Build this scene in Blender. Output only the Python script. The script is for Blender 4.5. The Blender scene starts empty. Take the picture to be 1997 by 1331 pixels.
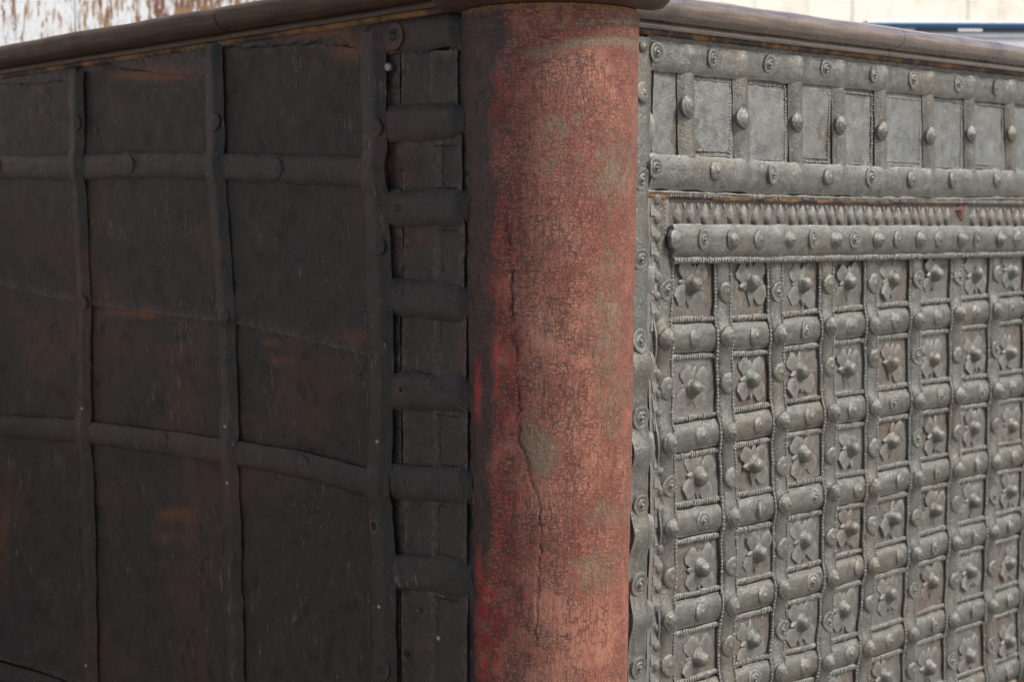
import bpy, bmesh, math, random
import numpy as np
from mathutils import Vector, Matrix
random.seed(7); rng = np.random.default_rng(7)
R_ = math.radians
scene = bpy.context.scene
COL = scene.collection

# ------------------------------------------------------------------ camera
FPX, CX, CY, HOR = 3280.0, 998.5, 665.5, 420.0
PITCH = math.atan((CY - HOR) / FPX)
EYE = 0.80
cam = bpy.data.cameras.new('camera'); cam_o = bpy.data.objects.new('camera', cam); COL.objects.link(cam_o)
cam.sensor_width = 36; cam.lens = FPX / 1997 * 36; cam.clip_start = 0.05; cam.clip_end = 400
cam_o.location = (0, 0, EYE); cam_o.rotation_euler = (math.pi / 2 - PITCH, 0, 0)
cam.dof.use_dof = True; cam.dof.focus_distance = 1.48; cam.dof.aperture_fstop = 8.0
scene.camera = cam_o

# ------------------------------------------------------------------ light
SUN = Vector((0.74, -0.28, 0.88)).normalized()
world = bpy.data.worlds.new('World'); scene.world = world; world.use_nodes = True
wn = world.node_tree; bg = wn.nodes['Background']
sky = wn.nodes.new('ShaderNodeTexSky'); sky.sky_type = 'NISHITA'; sky.sun_disc = False
sky.sun_elevation = math.asin(SUN.z); sky.sun_rotation = math.atan2(SUN.x, SUN.y)
sky.dust_density = 2.0
wn.links.new(sky.outputs[0], bg.inputs[0]); bg.inputs[1].default_value = 0.105
sl = bpy.data.lights.new('sun', 'SUN'); sl.energy = 2.9; sl.angle = R_(16); sl.color = (1, 0.95, 0.87)
so = bpy.data.objects.new('sun', sl); COL.objects.link(so)
so.rotation_euler = SUN.to_track_quat('Z', 'Y').to_euler(); so.location = (2, -1, 4)
scene.view_settings.view_transform = 'Standard'; scene.view_settings.look = 'None'
scene.view_settings.gamma = 1; scene.view_settings.exposure = 0.80

# ------------------------------------------------------------------ pixel -> place
CP, SP = math.cos(PITCH), math.sin(PITCH)
CAM = np.array([0, 0, EYE])
def ray(px, py):
    a = (px - CX) / FPX; b = -(py - CY) / FPX
    return np.array([a, CP + b * SP, -SP + b * CP])
def project(P):
    d = np.asarray(P) - CAM
    z = d[..., 1] * CP - d[..., 2] * SP; y = d[..., 1] * SP + d[..., 2] * CP
    return CX + FPX * d[..., 0] / z, CY - FPX * y / z
D = 1.4
AXIS = np.array([(1074 - CX) / FPX * D, D])          # the post's axis in plan
A_L, A_R = R_(47.7), R_(42.4)
class Frame:
    def __init__(s, U, N, off):
        s.U = np.array([U[0], U[1], 0.0]); s.N = np.array([N[0], N[1], 0.0]); s.Z = np.array([0, 0, 1.0])
        s.O = np.array([AXIS[0] + N[0] * off, AXIS[1] + N[1] * off, 0.0])
    def uv(s, px, py, n=0.0):
        d = ray(px, py); o = s.O + s.N * n
        t = np.dot(o - CAM, s.N) / np.dot(d, s.N); p = CAM + d * t
        return np.array([np.dot(p - s.O, s.U), p[2]])
    def uvs(s, pts, n=0.0): return np.array([s.uv(x, y, n) for x, y in pts])
    def to3(s, u, v, n):
        u, v, n = np.broadcast_arrays(np.asarray(u, float), np.asarray(v, float), np.asarray(n, float))
        return s.O + u[..., None] * s.U + v[..., None] * s.Z + n[..., None] * s.N
    def rot(s): return Matrix(((s.U[0], 0, s.N[0]), (s.U[1], 0, s.N[1]), (0, 1, 0)))
PR = 0.0705
LF = Frame((math.sin(A_L), -math.cos(A_L)), (-math.cos(A_L), -math.sin(A_L)), 0.70 * PR)
RF = Frame((math.sin(A_R), math.cos(A_R)), (math.cos(A_R), -math.sin(A_R)), 0.60 * PR)

# ------------------------------------------------------------------ noise in numpy
def _h(ix, iy, seed):
    n = (ix * 374761393 + iy * 668265263 + seed * 974634541) & 0xFFFFFFFF
    n = ((n ^ (n >> 13)) * 1274126177) & 0xFFFFFFFF
    return ((n ^ (n >> 16)) & 0xFFFF) / 65535.0
def vnoise(x, y, seed=0):
    x = np.asarray(x, float); y = np.asarray(y, float); x, y = np.broadcast_arrays(x, y)
    ix = np.floor(x).astype(np.int64); iy = np.floor(y).astype(np.int64)
    fx = x - ix; fy = y - iy; fx = fx * fx * (3 - 2 * fx); fy = fy * fy * (3 - 2 * fy)
    return ((_h(ix, iy, seed) * (1 - fx) + _h(ix + 1, iy, seed) * fx) * (1 - fy)
            + (_h(ix, iy + 1, seed) * (1 - fx) + _h(ix + 1, iy + 1, seed) * fx) * fy) * 2 - 1
def fbm(x, y, seed=0, o=4):
    r = 0; a = 0.55; f = 1.0
    for i in range(o): r = r + a * vnoise(np.asarray(x) * f, np.asarray(y) * f, seed + i * 17); a *= 0.5; f *= 2.03
    return r
def sstep(a, b, x): t = np.clip((x - a) / (b - a), 0, 1); return t * t * (3 - 2 * t)

# ------------------------------------------------------------------ materials
class NT:
    def __init__(s, name):
        s.m = bpy.data.materials.new(name); s.m.use_nodes = True; s.t = s.m.node_tree
        s.b = s.t.nodes['Principled BSDF']
    def n(s, typ, **kw):
        n = s.t.nodes.new(typ)
        for k, v in kw.items(): setattr(n, k, v)
        return n
    def lk(s, a, b): s.t.links.new(a, b)
    def val(s, sock, v):
        if hasattr(v, 'is_output') or isinstance(v, bpy.types.NodeSocket): s.lk(v, sock)
        else: sock.default_value = v
    def pos(s, scale=(1, 1, 1)):
        g = s.n('ShaderNodeNewGeometry'); m = s.n('ShaderNodeMapping'); m.inputs['Scale'].default_value = scale
        s.lk(g.outputs['Position'], m.inputs['Vector']); return m.outputs[0]
    def uvc(s, scale=(1, 1, 1)):
        g = s.n('ShaderNodeUVMap'); m = s.n('ShaderNodeMapping'); m.inputs['Scale'].default_value = scale
        s.lk(g.outputs[0], m.inputs['Vector']); return m.outputs[0]
    def noise(s, vec, scale, detail=4, rough=0.6, dist=0.0):
        n = s.n('ShaderNodeTexNoise'); s.lk(vec, n.inputs['Vector']); n.inputs['Scale'].default_value = scale
        n.inputs['Detail'].default_value = detail; n.inputs['Roughness'].default_value = rough
        n.inputs['Distortion'].default_value = dist; return n.outputs[0]
    def ramp(s, fac, a, b):
        m = s.n('ShaderNodeMapRange', interpolation_type='SMOOTHSTEP'); s.val(m.inputs[0], fac)
        m.inputs[1].default_value = a; m.inputs[2].default_value = b; return m.outputs[0]
    def math(s, op, a, b=0.0):
        m = s.n('ShaderNodeMath', operation=op); s.val(m.inputs[0], a); s.val(m.inputs[1], b); return m.outputs[0]
    def mix(s, fac, a, b):
        m = s.n('ShaderNodeMix', data_type='RGBA'); s.val(m.inputs[0], fac)
        for sk, v in ((m.inputs[6], a), (m.inputs[7], b)):
            if isinstance(v, tuple): sk.default_value = (*v, 1)
            else: s.lk(v, sk)
        return m.outputs[2]
    def attr(s, name): return s.n('ShaderNodeAttribute', attribute_name=name)
    def bump(s, h, strength, dist, prev=None):
        b = s.n('ShaderNodeBump'); b.inputs['Strength'].default_value = strength; b.inputs['Distance'].default_value = dist
        s.lk(h, b.inputs['Height'])
        if prev: s.lk(prev, b.inputs['Normal'])
        return b.outputs[0]
    def done(s, col, rough, nrm=None, metal=0.0, spec=0.5):
        s.val(s.b.inputs['Base Color'], (*col, 1) if isinstance(col, tuple) else col)
        s.val(s.b.inputs['Roughness'], rough); s.val(s.b.inputs['Metallic'], metal)
        s.b.inputs['Specular IOR Level'].default_value = spec
        if nrm: s.lk(nrm, s.b.inputs['Normal'])
        return s.m

def dark_iron(name, attr=False, base=(0.0190, 0.0158, 0.0138), grain=1.0, spec=0.24, rough=0.16):
    t = NT(name); p = t.pos(); ps = t.pos((1, 1, 0.16)); ph = t.pos((0.3, 0.3, 1))
    big = t.noise(p, 8, 5, 0.65); mid = t.noise(p, 48, 6, 0.7); fine = t.noise(p, 750, 3, 0.75)
    streak = t.noise(ps, 330, 5, 0.75); cross = t.noise(ph, 300, 4, 0.7)
    c = t.mix(t.math('MULTIPLY', t.ramp(big, 0.48, 0.66), 0.9), base, (0.046, 0.0205, 0.0130))
    c = t.mix(t.ramp(mid, 0.50, 0.68), c, (0.0060, 0.0057, 0.0062))
    c = t.mix(t.math('MULTIPLY', t.ramp(mid, 0.42, 0.26), 0.7), c, (0.050, 0.037, 0.028))
    c = t.mix(t.math('MULTIPLY', t.ramp(streak, 0.50, 0.74), 0.50), c, (0.050, 0.042, 0.036))
    sp = t.math('MULTIPLY', t.ramp(streak, 0.55, 0.67), t.ramp(t.noise(p, 20, 4, 0.7), 0.50, 0.66))
    sp = t.math('MAXIMUM', sp, t.math('MULTIPLY', t.ramp(cross, 0.62, 0.72), t.ramp(t.noise(p, 26, 4, 0.7), 0.54, 0.68)))
    c = t.mix(t.math('MULTIPLY', sp, 0.52), c, (0.240, 0.220, 0.200))
    dots = t.math('MULTIPLY', t.ramp(t.noise(p, 300, 2), 0.65, 0.72), t.ramp(t.noise(p, 24, 3), 0.48, 0.60))
    c = t.mix(t.math('MULTIPLY', dots, 0.45), c, (0.26, 0.16, 0.11))
    pit = t.math('MULTIPLY', t.ramp(fine, 0.40, 0.30), 0.7); c = t.mix(pit, c, (0.007, 0.006, 0.006))
    rz = t.math('MULTIPLY', t.ramp(t.noise(p, 62, 6, 0.72), 0.60, 0.76), 0.55)
    if attr:
        a = t.attr('rust').outputs['Fac']
        am = t.ramp(t.math('ADD', a, t.math('MULTIPLY', t.math('SUBTRACT', t.noise(p, 55, 6, 0.75), 0.5), 1.1)), 0.15, 1.25)
        rz = t.math('MAXIMUM', am, rz)
        e = t.attr('edge').outputs['Fac']
        ew = t.ramp(t.math('ADD', t.math('MULTIPLY', e, 0.30), t.noise(p, 190, 5, 0.75)), 0.70, 0.86)
        c = t.mix(t.math('MULTIPLY', t.math('MULTIPLY', ew, e), 0.30), c, (0.170, 0.125, 0.100))
    c = t.mix(t.math('MULTIPLY', rz, 0.75), c, (0.135, 0.044, 0.017))
    f2 = t.math('ADD', t.math('MULTIPLY', fine, 0.6), t.math('MULTIPLY', streak, 0.6))
    nb = t.bump(mid, 0.45, 0.0018); nb = t.bump(f2, 0.8 * grain, 0.0008, nb)
    r = t.math('ADD', t.math('MULTIPLY', mid, 0.40), rough)
    return t.done(c, r, nb, 0.0, spec)

def grey_iron(name, base=(0.144, 0.143, 0.122), brown=(0.155, 0.120, 0.085), rust=0.35, rough=0.15, bmp=1.0):
    t = NT(name); p = t.pos()
    big = t.noise(p, 14, 4, 0.6); mid = t.noise(p, 85, 5, 0.65); fine = t.noise(p, 1000, 3, 0.8); f3 = t.noise(p, 420, 4, 0.8)
    c = t.mix(t.ramp(mid, 0.40, 0.70), base, tuple(x * 0.58 for x in base))
    c = t.mix(t.math('MULTIPLY', t.ramp(big, 0.46, 0.68), 0.5), c, brown)
    c = t.mix(t.math('MULTIPLY', t.ramp(f3, 0.55, 0.66), 0.65), c, (0.36, 0.35, 0.32))
    c = t.mix(t.math('MULTIPLY', t.ramp(f3, 0.44, 0.32), 0.7), c, (0.045, 0.036, 0.029))
    c = t.mix(t.math('MULTIPLY', t.ramp(fine, 0.44, 0.32), 0.5), c, (0.055, 0.044, 0.036))
    gp = t.n('ShaderNodeNewGeometry').outputs['Pointiness']
    c = t.mix(t.math('MULTIPLY', t.ramp(gp, 0.515, 0.60), t.math('ADD', t.math('MULTIPLY', mid, 0.6), 0.02)), c, (0.38, 0.38, 0.35))
    rz = t.math('MULTIPLY', t.ramp(t.noise(p, 120, 5, 0.75), 0.58, 0.72), t.ramp(t.noise(p, 26, 3), 0.46, 0.64))
    c = t.mix(t.math('MULTIPLY', rz, rust * 2), c, (0.32, 0.135, 0.060))
    nb = t.bump(mid, 0.40, 0.0018 * bmp)
    nb = t.bump(t.math('ADD', t.math('MULTIPLY', fine, 0.7), f3), 0.75, 0.0009 * bmp, nb)
    r = t.math('ADD', t.math('MULTIPLY', mid, 0.28), rough)
    return t.done(c, r, nb, 0.50, 0.6)

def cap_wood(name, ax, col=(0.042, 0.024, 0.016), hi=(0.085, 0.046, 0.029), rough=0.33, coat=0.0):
    t = NT(name); p = t.pos()
    m = t.n('ShaderNodeMapping'); m.inputs['Rotation'].default_value = (0, 0, -ax); m.inputs['Scale'].default_value = (0.06, 1, 1)
    g = t.n('ShaderNodeNewGeometry'); v = t.n('ShaderNodeVectorRotate', rotation_type='Z_AXIS')
    t.lk(g.outputs['Position'], v.inputs['Vector']); v.inputs['Angle'].default_value = -ax
    m.inputs['Rotation'].default_value = (0, 0, 0); t.lk(v.outputs[0], m.inputs['Vector'])
    gr = t.noise(m.outputs[0], 330, 4, 0.6, 0.3); big = t.noise(p, 16, 4); fl = t.noise(p, 130, 4, 0.7)
    c = t.mix(t.ramp(gr, 0.35, 0.7), col, hi)
    c = t.mix(t.math('MULTIPLY', t.ramp(big, 0.5, 0.7), 0.6), c, (0.028, 0.022, 0.021))
    c = t.mix(t.math('MULTIPLY', t.math('MULTIPLY', t.ramp(fl, 0.58, 0.7), t.ramp(big, 0.44, 0.6)), 0.6), c, (0.13, 0.045, 0.022))
    nb = t.bump(gr, 0.35, 0.0006); nb = t.bump(fl, 0.2, 0.0012, nb)
    t.b.inputs['Coat Weight'].default_value = coat; t.b.inputs['Coat Roughness'].default_value = 0.16
    return t.done(c, t.math('ADD', t.math('MULTIPLY', fl, 0.25), rough), nb, 0, 0.5 if coat else 0.3)

def bare_wood(name, c0=(0.16, 0.075, 0.025), c1=(0.055, 0.028, 0.014), sc=60, lo=0.35, hi=0.68):
    t = NT(name); p = t.pos(); n1 = t.noise(p, sc, 5, 0.75); n2 = t.noise(p, 500, 3, 0.7)
    c = t.mix(t.ramp(n1, lo, hi), c0, c1)
    return t.done(c, 0.6, t.bump(n2, 0.5, 0.0008), 0, 0.3)

M_DARK = dark_iron('dark_iron', base=(0.0175, 0.0138, 0.0112), spec=0.34, rough=0.10); M_DARKS = dark_iron('dark_iron_sheet', True)
M_CLIP = dark_iron('dark_iron_clip', True, (0.024, 0.0180, 0.0142), 1.6, 0.38, 0.12)
M_GREY = grey_iron('grey_iron'); M_PLATE = grey_iron('grey_iron_plate', (0.168, 0.162, 0.142), (0.155, 0.110, 0.078), 0.45, 0.24, 1.1)
M_COOL = grey_iron('cool_grey_plate', (0.200, 0.204, 0.190), (0.185, 0.165, 0.142), 0.25, 0.22, 1.2)
M_STAMP = grey_iron('stamped_iron', (0.135, 0.118, 0.096), (0.135, 0.084, 0.058), 0.7, 0.45, 1.3)
M_CAPL = cap_wood('cap_wood_side', math.atan2(LF.U[1], LF.U[0])); M_CAPR = cap_wood('cap_wood_front_lit', math.atan2(RF.U[1], RF.U[0]), (0.110, 0.074, 0.056), (0.200, 0.145, 0.112), 0.14, 0.7)  # front copy is paler: the sky's light is painted into its colour
M_FIL = bare_wood('stained_fillet', (0.175, 0.085, 0.027), (0.030, 0.018, 0.012), 22, 0.40, 0.56)
M_WOOD = bare_wood('bare_wood', (0.30, 0.145, 0.045), (0.10, 0.048, 0.02)); M_OLD = bare_wood('old_dark_wood', (0.07, 0.03, 0.015), (0.02, 0.013, 0.01))
def plain(name, col, rough=0.5, metal=0.0):
    t = NT(name); n = t.noise(t.pos(), 300, 3); c = t.mix(t.ramp(n, 0.3, 0.7), col, tuple(x * 0.8 for x in col))
    return t.done(c, rough, t.bump(n, 0.2, 0.0005), metal)
M_NAIL = plain('bright_nail', (0.28, 0.25, 0.22), 0.35, 0.4); M_HOLE = plain('hole_black', (0.006, 0.005, 0.005), 0.9)
M_RIM = plain('rust_rim', (0.10, 0.04, 0.02), 0.7)

def post_paint():
    t = NT('crackled_red_paint')
    uv = t.uvc(); sx = t.uvc((1, 0.16, 1)); sy = t.uvc((0.25, 1, 1))
    mk = t.attr('mask'); sep = t.n('ShaderNodeSeparateColor'); t.lk(mk.outputs['Color'], sep.inputs[0])
    stain_shade, wear, red = sep.outputs[0], sep.outputs[1], sep.outputs[2]
    amber = t.attr('amber').outputs['Fac']; craze = t.attr('craze').outputs['Fac']
    big = t.noise(uv, 22, 4, 0.6); mid = t.noise(uv, 90, 5, 0.65); grain = t.noise(sx, 520, 4, 0.7); fine = t.noise(uv, 1300, 3, 0.75)
    c = t.mix(t.ramp(t.math('ADD', big, t.math('MULTIPLY', t.math('SUBTRACT', 0.5, craze), 0.10)), 0.33, 0.62), (0.205, 0.058, 0.034), (0.285, 0.124, 0.080))
    c = t.mix(t.math('MULTIPLY', t.ramp(grain, 0.45, 0.72), 0.60), c, (0.235, 0.140, 0.088))
    # bright red paint where it was sheltered
    c = t.mix(t.math('MULTIPLY', red, t.ramp(t.math('ADD', t.math('MULTIPLY', grain, 0.5), t.math('MULTIPLY', mid, 0.5)), 0.40, 0.54)), c, (0.360, 0.016, 0.010))
    # paint worn to olive brown wood, in vertical ragged runs
    wn_ = t.math('ADD', t.math('MULTIPLY', t.noise(t.uvc((1, 0.42, 1)), 120, 6, 0.85), 0.62), t.math('MULTIPLY', t.noise(t.uvc((1, 0.5, 1)), 520, 4, 0.75), 0.38))
    w = t.ramp(t.math('ADD', wn_, t.math('MULTIPLY', t.math('SUBTRACT', wear, 0.5), 0.40)), 0.50, 0.60)
    wc = t.mix(t.ramp(grain, 0.35, 0.7), (0.225, 0.135, 0.080), (0.130, 0.078, 0.048))
    # crackle: jagged cells, wider than tall to the left, taller than wide to the right
    def cells(scale, sc, seed, thr):
        o = t.n('ShaderNodeVectorMath', operation='ADD'); t.lk(t.uvc(sc), o.inputs[0]); o.inputs[1].default_value = (seed, seed * 0.7, 0)
        d = t.n('ShaderNodeTexNoise'); t.lk(o.outputs[0], d.inputs['Vector']); d.inputs['Scale'].default_value = scale * 1.7
        d.inputs['Detail'].default_value = 2
        k = t.n('ShaderNodeVectorMath', operation='MULTIPLY_ADD'); t.lk(d.outputs['Color'], k.inputs[0])
        k.inputs[1].default_value = (0.35 / scale,) * 3; t.lk(o.outputs[0], k.inputs[2])
        f = []
        for ft in ('F1', 'F2'):
            v = t.n('ShaderNodeTexVoronoi', feature=ft, distance='CHEBYCHEV'); t.lk(k.outputs[0], v.inputs['Vector'])
            v.inputs['Scale'].default_value = scale; v.inputs['Randomness'].default_value = 0.9; f.append(v.outputs['Distance'])
        return t.ramp(t.math('SUBTRACT', f[1], f[0]), thr, thr * 0.2)
    ca = cells(270, (0.60, 1.35, 1), 0.0, 0.11); cb = cells(230, (1.7, 0.42, 1), 3.1, 0.10); cc = cells(170, (0.9, 0.9, 1), 7.7, 0.05)
    za = t.ramp(t.math('ADD', t.noise(uv, 34, 4, 0.6), t.math('MULTIPLY', craze, 0.22)), 0.46, 0.66)
    zb = t.ramp(t.noise(t.uvc((1, 0.5, 1)), 48, 4, 0.6), 0.38, 0.58)
    cr = t.math('MAXIMUM', t.math('MULTIPLY', ca, za), t.math('MULTIPLY', cb, t.math('MULTIPLY', zb, 0.9)))
    cr = t.math('MAXIMUM', cr, t.math('MULTIPLY', cc, t.math('MULTIPLY', za, 0.8)))
    c = t.mix(t.math('MULTIPLY', cr, 0.92), c, (0.050, 0.016, 0.010))
    rim = t.math('MULTIPLY', t.ramp(t.math('ADD', wn_, t.math('MULTIPLY', t.math('SUBTRACT', wear, 0.5), 0.40)), 0.42, 0.51), 0.5)
    c = t.mix(t.math('MULTIPLY', rim, t.ramp(fine, 0.35, 0.6)), c, (0.34, 0.060, 0.034))
    c = t.mix(w, c, wc)
    dust = t.math('MULTIPLY', t.ramp(fine, 0.55, 0.75), t.ramp(mid, 0.42, 0.62)); c = t.mix(t.math('MULTIPLY', dust, 0.35), c, (0.32, 0.20, 0.16))
    c = t.mix(t.math('MULTIPLY', t.ramp(grain, 0.46, 0.33), 0.85), c, (0.070, 0.030, 0.021))
    st = t.ramp(t.math('ADD', stain_shade, t.math('MULTIPLY', t.math('SUBTRACT', t.noise(t.uvc((1, 0.5, 1)), 80, 6, 0.7), 0.5), 1.3)), 0.22, 0.85)
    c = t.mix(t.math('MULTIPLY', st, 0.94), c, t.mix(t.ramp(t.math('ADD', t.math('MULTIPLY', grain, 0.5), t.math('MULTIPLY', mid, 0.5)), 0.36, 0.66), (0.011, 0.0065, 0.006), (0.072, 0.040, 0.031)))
    c = t.mix(amber, c, (0.26, 0.12, 0.03))
    h = t.math('SUBTRACT', t.math('SUBTRACT', 1.0, cr), t.math('MULTIPLY', w, 0.6))
    nb = t.bump(h, 0.8, 0.0013); nb = t.bump(t.math('ADD', grain, t.math('MULTIPLY', fine, 0.5)), 0.35, 0.0007, nb)
    r = t.math('ADD', t.math('MULTIPLY', mid, 0.3), 0.36)
    return t.done(c, r, nb, 0, 0.45)
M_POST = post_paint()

# ------------------------------------------------------------------ object helpers
WLOC = {}
def link(name, me, parent=None, loc=(0, 0, 0), rot=None, kind=None):
    o = bpy.data.objects.new(name, me); COL.objects.link(o)
    pl = WLOC[parent] if parent else Vector((0, 0, 0)); loc = Vector(loc)
    if parent: o.parent = parent
    mt = Matrix.Translation(loc - pl)
    o.matrix_basis = mt @ rot.to_4x4() if rot else mt
    WLOC[o] = loc
    if kind: o['kind'] = kind
    return o
def make_mesh(name, V, F, mat, smooth=True, sharp=40, uv=None):
    me = bpy.data.meshes.new(name)
    me.from_pydata(np.asarray(V).tolist(), [], F if isinstance(F, list) else F.tolist())
    bm = bmesh.new(); bm.from_mesh(me); bmesh.ops.recalc_face_normals(bm, faces=bm.faces); bm.to_mesh(me); bm.free()
    me.materials.append(mat)
    if smooth:
        me.shade_smooth(); me.set_sharp_from_angle(angle=R_(sharp))
    return me
def part(name, V, F, mat, parent, kind=None, smooth=True, sharp=40):
    V = np.asarray(V); c = (V.min(0) + V.max(0)) / 2
    me = make_mesh(name, V - c, F, mat, smooth, sharp)
    return link(name, me, parent, c, None, kind)
def grid_faces(m, k, wrap=False, base=0):
    F = []
    kk = k if wrap else k - 1
    for i in range(m - 1):
        for j in range(kk):
            a = base + i * k + j; b = base + i * k + (j + 1) % k
            F.append((a, b, b + k, a + k))
    return F
def resample(pts, step):
    P = np.asarray(pts, float); Q = np.vstack([2 * P[0] - P[1], P, 2 * P[-1] - P[-2]]); out = []
    for i in range(1, len(Q) - 2):
        n = max(2, int(np.linalg.norm(Q[i + 1] - Q[i]) / step))
        for t in np.arange(n) / n:
            p0, p1, p2, p3 = Q[i - 1:i + 3]
            out.append(0.5 * (2 * p1 + (p2 - p0) * t + (2 * p0 - 5 * p1 + 4 * p2 - p3) * t * t + (3 * p1 - p0 - 3 * p2 + p3) * t ** 3))
    out.append(P[-1]); return np.array(out)

SEED = [100]
class Strap:
    """a hammered iron strip swept along a centreline lying on a face"""
    def __init__(s, fr, cl, hw, prof, n0=0.0, lift=None, step=0.004, wob=0.0006, hwf=None, endfall=None):
        SEED[0] += 1; sd = SEED[0]; s.fr = fr; s.n0 = n0; s.hw = hw; s.prof = prof
        C = resample(cl, step); T = np.gradient(C, axis=0); T /= np.linalg.norm(T, axis=1)[:, None] + 1e-12
        s.C = C; s.L = np.stack([-T[:, 1], T[:, 0]], 1)           # lateral (left of travel)
        M = len(C); d = np.concatenate([[0], np.cumsum(np.linalg.norm(np.diff(C, axis=0), axis=1))]); s.d = d
        s.lift = np.array([lift(u, v) for u, v in C]) if lift else np.zeros(M)
        s.lift = s.lift + 0.0006 * fbm(d * 28, 0.5, sd)
        if endfall: s.lift = s.lift - endfall(d, d[-1])
        P = np.array(prof); K = len(P); S = P[:, 0]; H = P[:, 1]
        wl = wob * fbm(d * 60, 3.1, sd + 1) * 1.6; wr = wob * fbm(d * 60, 9.1, sd + 2) * 1.6
        lat = S[None, :] * hw + np.where(S[None, :] > 0, wl[:, None], wr[:, None]) * np.abs(S[None, :])
        h = H[None, :] + s.lift[:, None] + n0 + 0.0005 * fbm(d[:, None] * 90, S[None, :] * 3 + 7, sd + 3)
        u = C[:, 0, None] + lat * s.L[:, 0, None]; v = C[:, 1, None] + lat * s.L[:, 1, None]
        top = fr.to3(u, v, h)
        ins = np.minimum(0.0024, hw * 0.25)
        def under(k, q): return fr.to3(u[:, [k]] - q * ins * s.L[:, [0]], v[:, [k]] - q * ins * s.L[:, [1]], np.full((M, 1), n0 - 0.004))
        bl = under(0, np.sign(S[0])); br = under(-1, np.sign(S[-1]))
        A = np.concatenate([bl, top, br], 1); K2 = K + 2
        s.V = A.reshape(-1, 3); s.F = grid_faces(M, K2)
        s.F.append(tuple(range(K2))); s.F.append(tuple(range((M - 1) * K2, M * K2))[::-1])
    def build(s, name, mat, parent): s.o = part(name, s.V, s.F, mat, parent, sharp=50); return s.o
    def near(s, u, v):
        return int(np.argmin((s.C[:, 0] - u) ** 2 + (s.C[:, 1] - v) ** 2))
    def height(s, i, sfrac=0.0):
        P = np.array(s.prof); return s.n0 + np.interp(sfrac, P[:, 0], P[:, 1]) + s.lift[i]
    def seat(s, u, v):
        i = s.near(u, v); return s.C[i, 0], s.C[i, 1], s.height(i), s.L[i]
def ridge(h, flange=0.0, fh=0.0014, k=9, pw=2.0):
    e = 1 - flange; P = []
    if flange: P += [(-1, fh * 0.6), (-e - 0.01, fh)]
    for i in range(k):
        x = -1 + 2 * i / (k - 1); P.append((x * e, (fh if flange else 0.0015) + h * (1 - abs(x) ** pw)))
    if flange: P += [(e + 0.01, fh), (1, fh * 0.6)]
    return P
BV, BF = [], []
for k in range(6): a = k * math.pi / 3; BV.append((math.cos(a), math.sin(a), -0.25))
for k in range(6): a = k * math.pi / 3 + 0.3; BV.append((0.72 * math.cos(a), 0.72 * math.sin(a), 0.55))
BV.append((0, 0, 0.9))
for k in range(6): BF += [(k, (k + 1) % 6, 6 + (k + 1) % 6, 6 + k), (6 + k, 6 + (k + 1) % 6, 12)]
BV = np.array(BV)
def beads(fr, pts, r, mat, parent, name='beaded_edge', ov=1.0):
    """pts: (u, v, n) of each bead; too small to pick apart, so one mesh"""
    if len(pts) == 0: return
    P = np.array(pts); n = len(P); rr = r * (1 + 0.22 * rng.standard_normal(n)).clip(0.6, 1.4)
    u = P[:, 0, None] + BV[None, :, 0] * rr[:, None]; v = P[:, 1, None] + BV[None, :, 1] * rr[:, None] * ov
    h = P[:, 2, None] + BV[None, :, 2] * rr[:, None] * 0.8
    V = fr.to3(u, v, h).reshape(-1, 3); F = []
    for i in range(n): F += [tuple(x + i * 13 for x in f) for f in BF]
    return part(name, V, F, mat, parent, 'stuff')
def strap_beads(s, pitch, r, mat, parent, sides=(1, -1), frac=0.91, skip=None, ov=1.0):
    pts = []; L = s.d[-1]
    for sd in sides:
        x = rng.random() * pitch
        while x < L:
            u = np.interp(x, s.d, s.C[:, 0]); v = np.interp(x, s.d, s.C[:, 1]); i = s.near(u, v)
            if rng.random() > 0.04:
                uu = u + s.L[i, 0] * frac * s.hw * sd; vv = v + s.L[i, 1] * frac * s.hw * sd
                if not (skip and skip(uu, vv)): pts.append((uu, vv, s.height(i, frac * sd)))
            x += pitch * (0.93 + 0.14 * rng.random())
    return beads(s.fr, pts, r, mat, parent, ov=ov)

# rivet meshes: lathed, hammered a little, bent over the strap they sit on
def lathe_mesh(name, prof, mat, seg=22, bend=0.0, wob=0.05, sd=0, jag=0.0):
    V = []; K = len(prof); P = np.array(prof); Rm = P[:, 0].max()
    for j in range(seg):
        a = 2 * math.pi * j / seg
        w = 1 + wob * float(fbm(math.cos(a) * 1.3 + sd, math.sin(a) * 1.3, sd))
        for r, z in prof:
            x, y = r * math.cos(a) * w, r * math.sin(a) * w
            z2 = z + 0.08 * Rm * wob * 4 * float(fbm(x / Rm * 2 + sd, y / Rm * 2, sd + 5)) * (1 if r > 0 else 0)
            V.append((x, y, z2 - bend * x * x))
    F = []
    for j in range(seg):
        for k in range(K - 1):
            a = j * K + k; b = ((j + 1) % seg) * K + k; F.append((a, b, b + 1, a + 1))
    me = make_mesh(name, V, F, mat, True, 50)
    return me
def P_ring(R): return [(R * 0.98, -R * .42), (R, 0), (R * .97, R * .10), (R * .80, R * .13), (R * .70, R * .08), (R * .56, R * .05), (R * .46, R * .13), (R * .36, R * .15), (R * .28, R * .05), (R * .22, R * .16), (R * .14, R * .27), (0.0001, R * .30)]
def P_flat(R): return [(R * 0.98, -R * .42), (R, 0), (R * .95, R * .11), (R * .75, R * .17), (R * .5, R * .21), (R * .34, R * .20), (R * .26, R * .26), (R * .12, R * .31), (0.0001, R * .32)]
def P_dome(R): return [(R * 0.98, -R * .42), (R, 0), (R * .96, R * .10), (R * .86, R * .13), (R * .80, R * .22), (R * .68, R * .36), (R * .54, R * .46), (R * .38, R * .53), (R * .24, R * .56), (R * .17, R * .64), (R * .08, R * .69), (0.0001, R * .70)]
RM = {}
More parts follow.
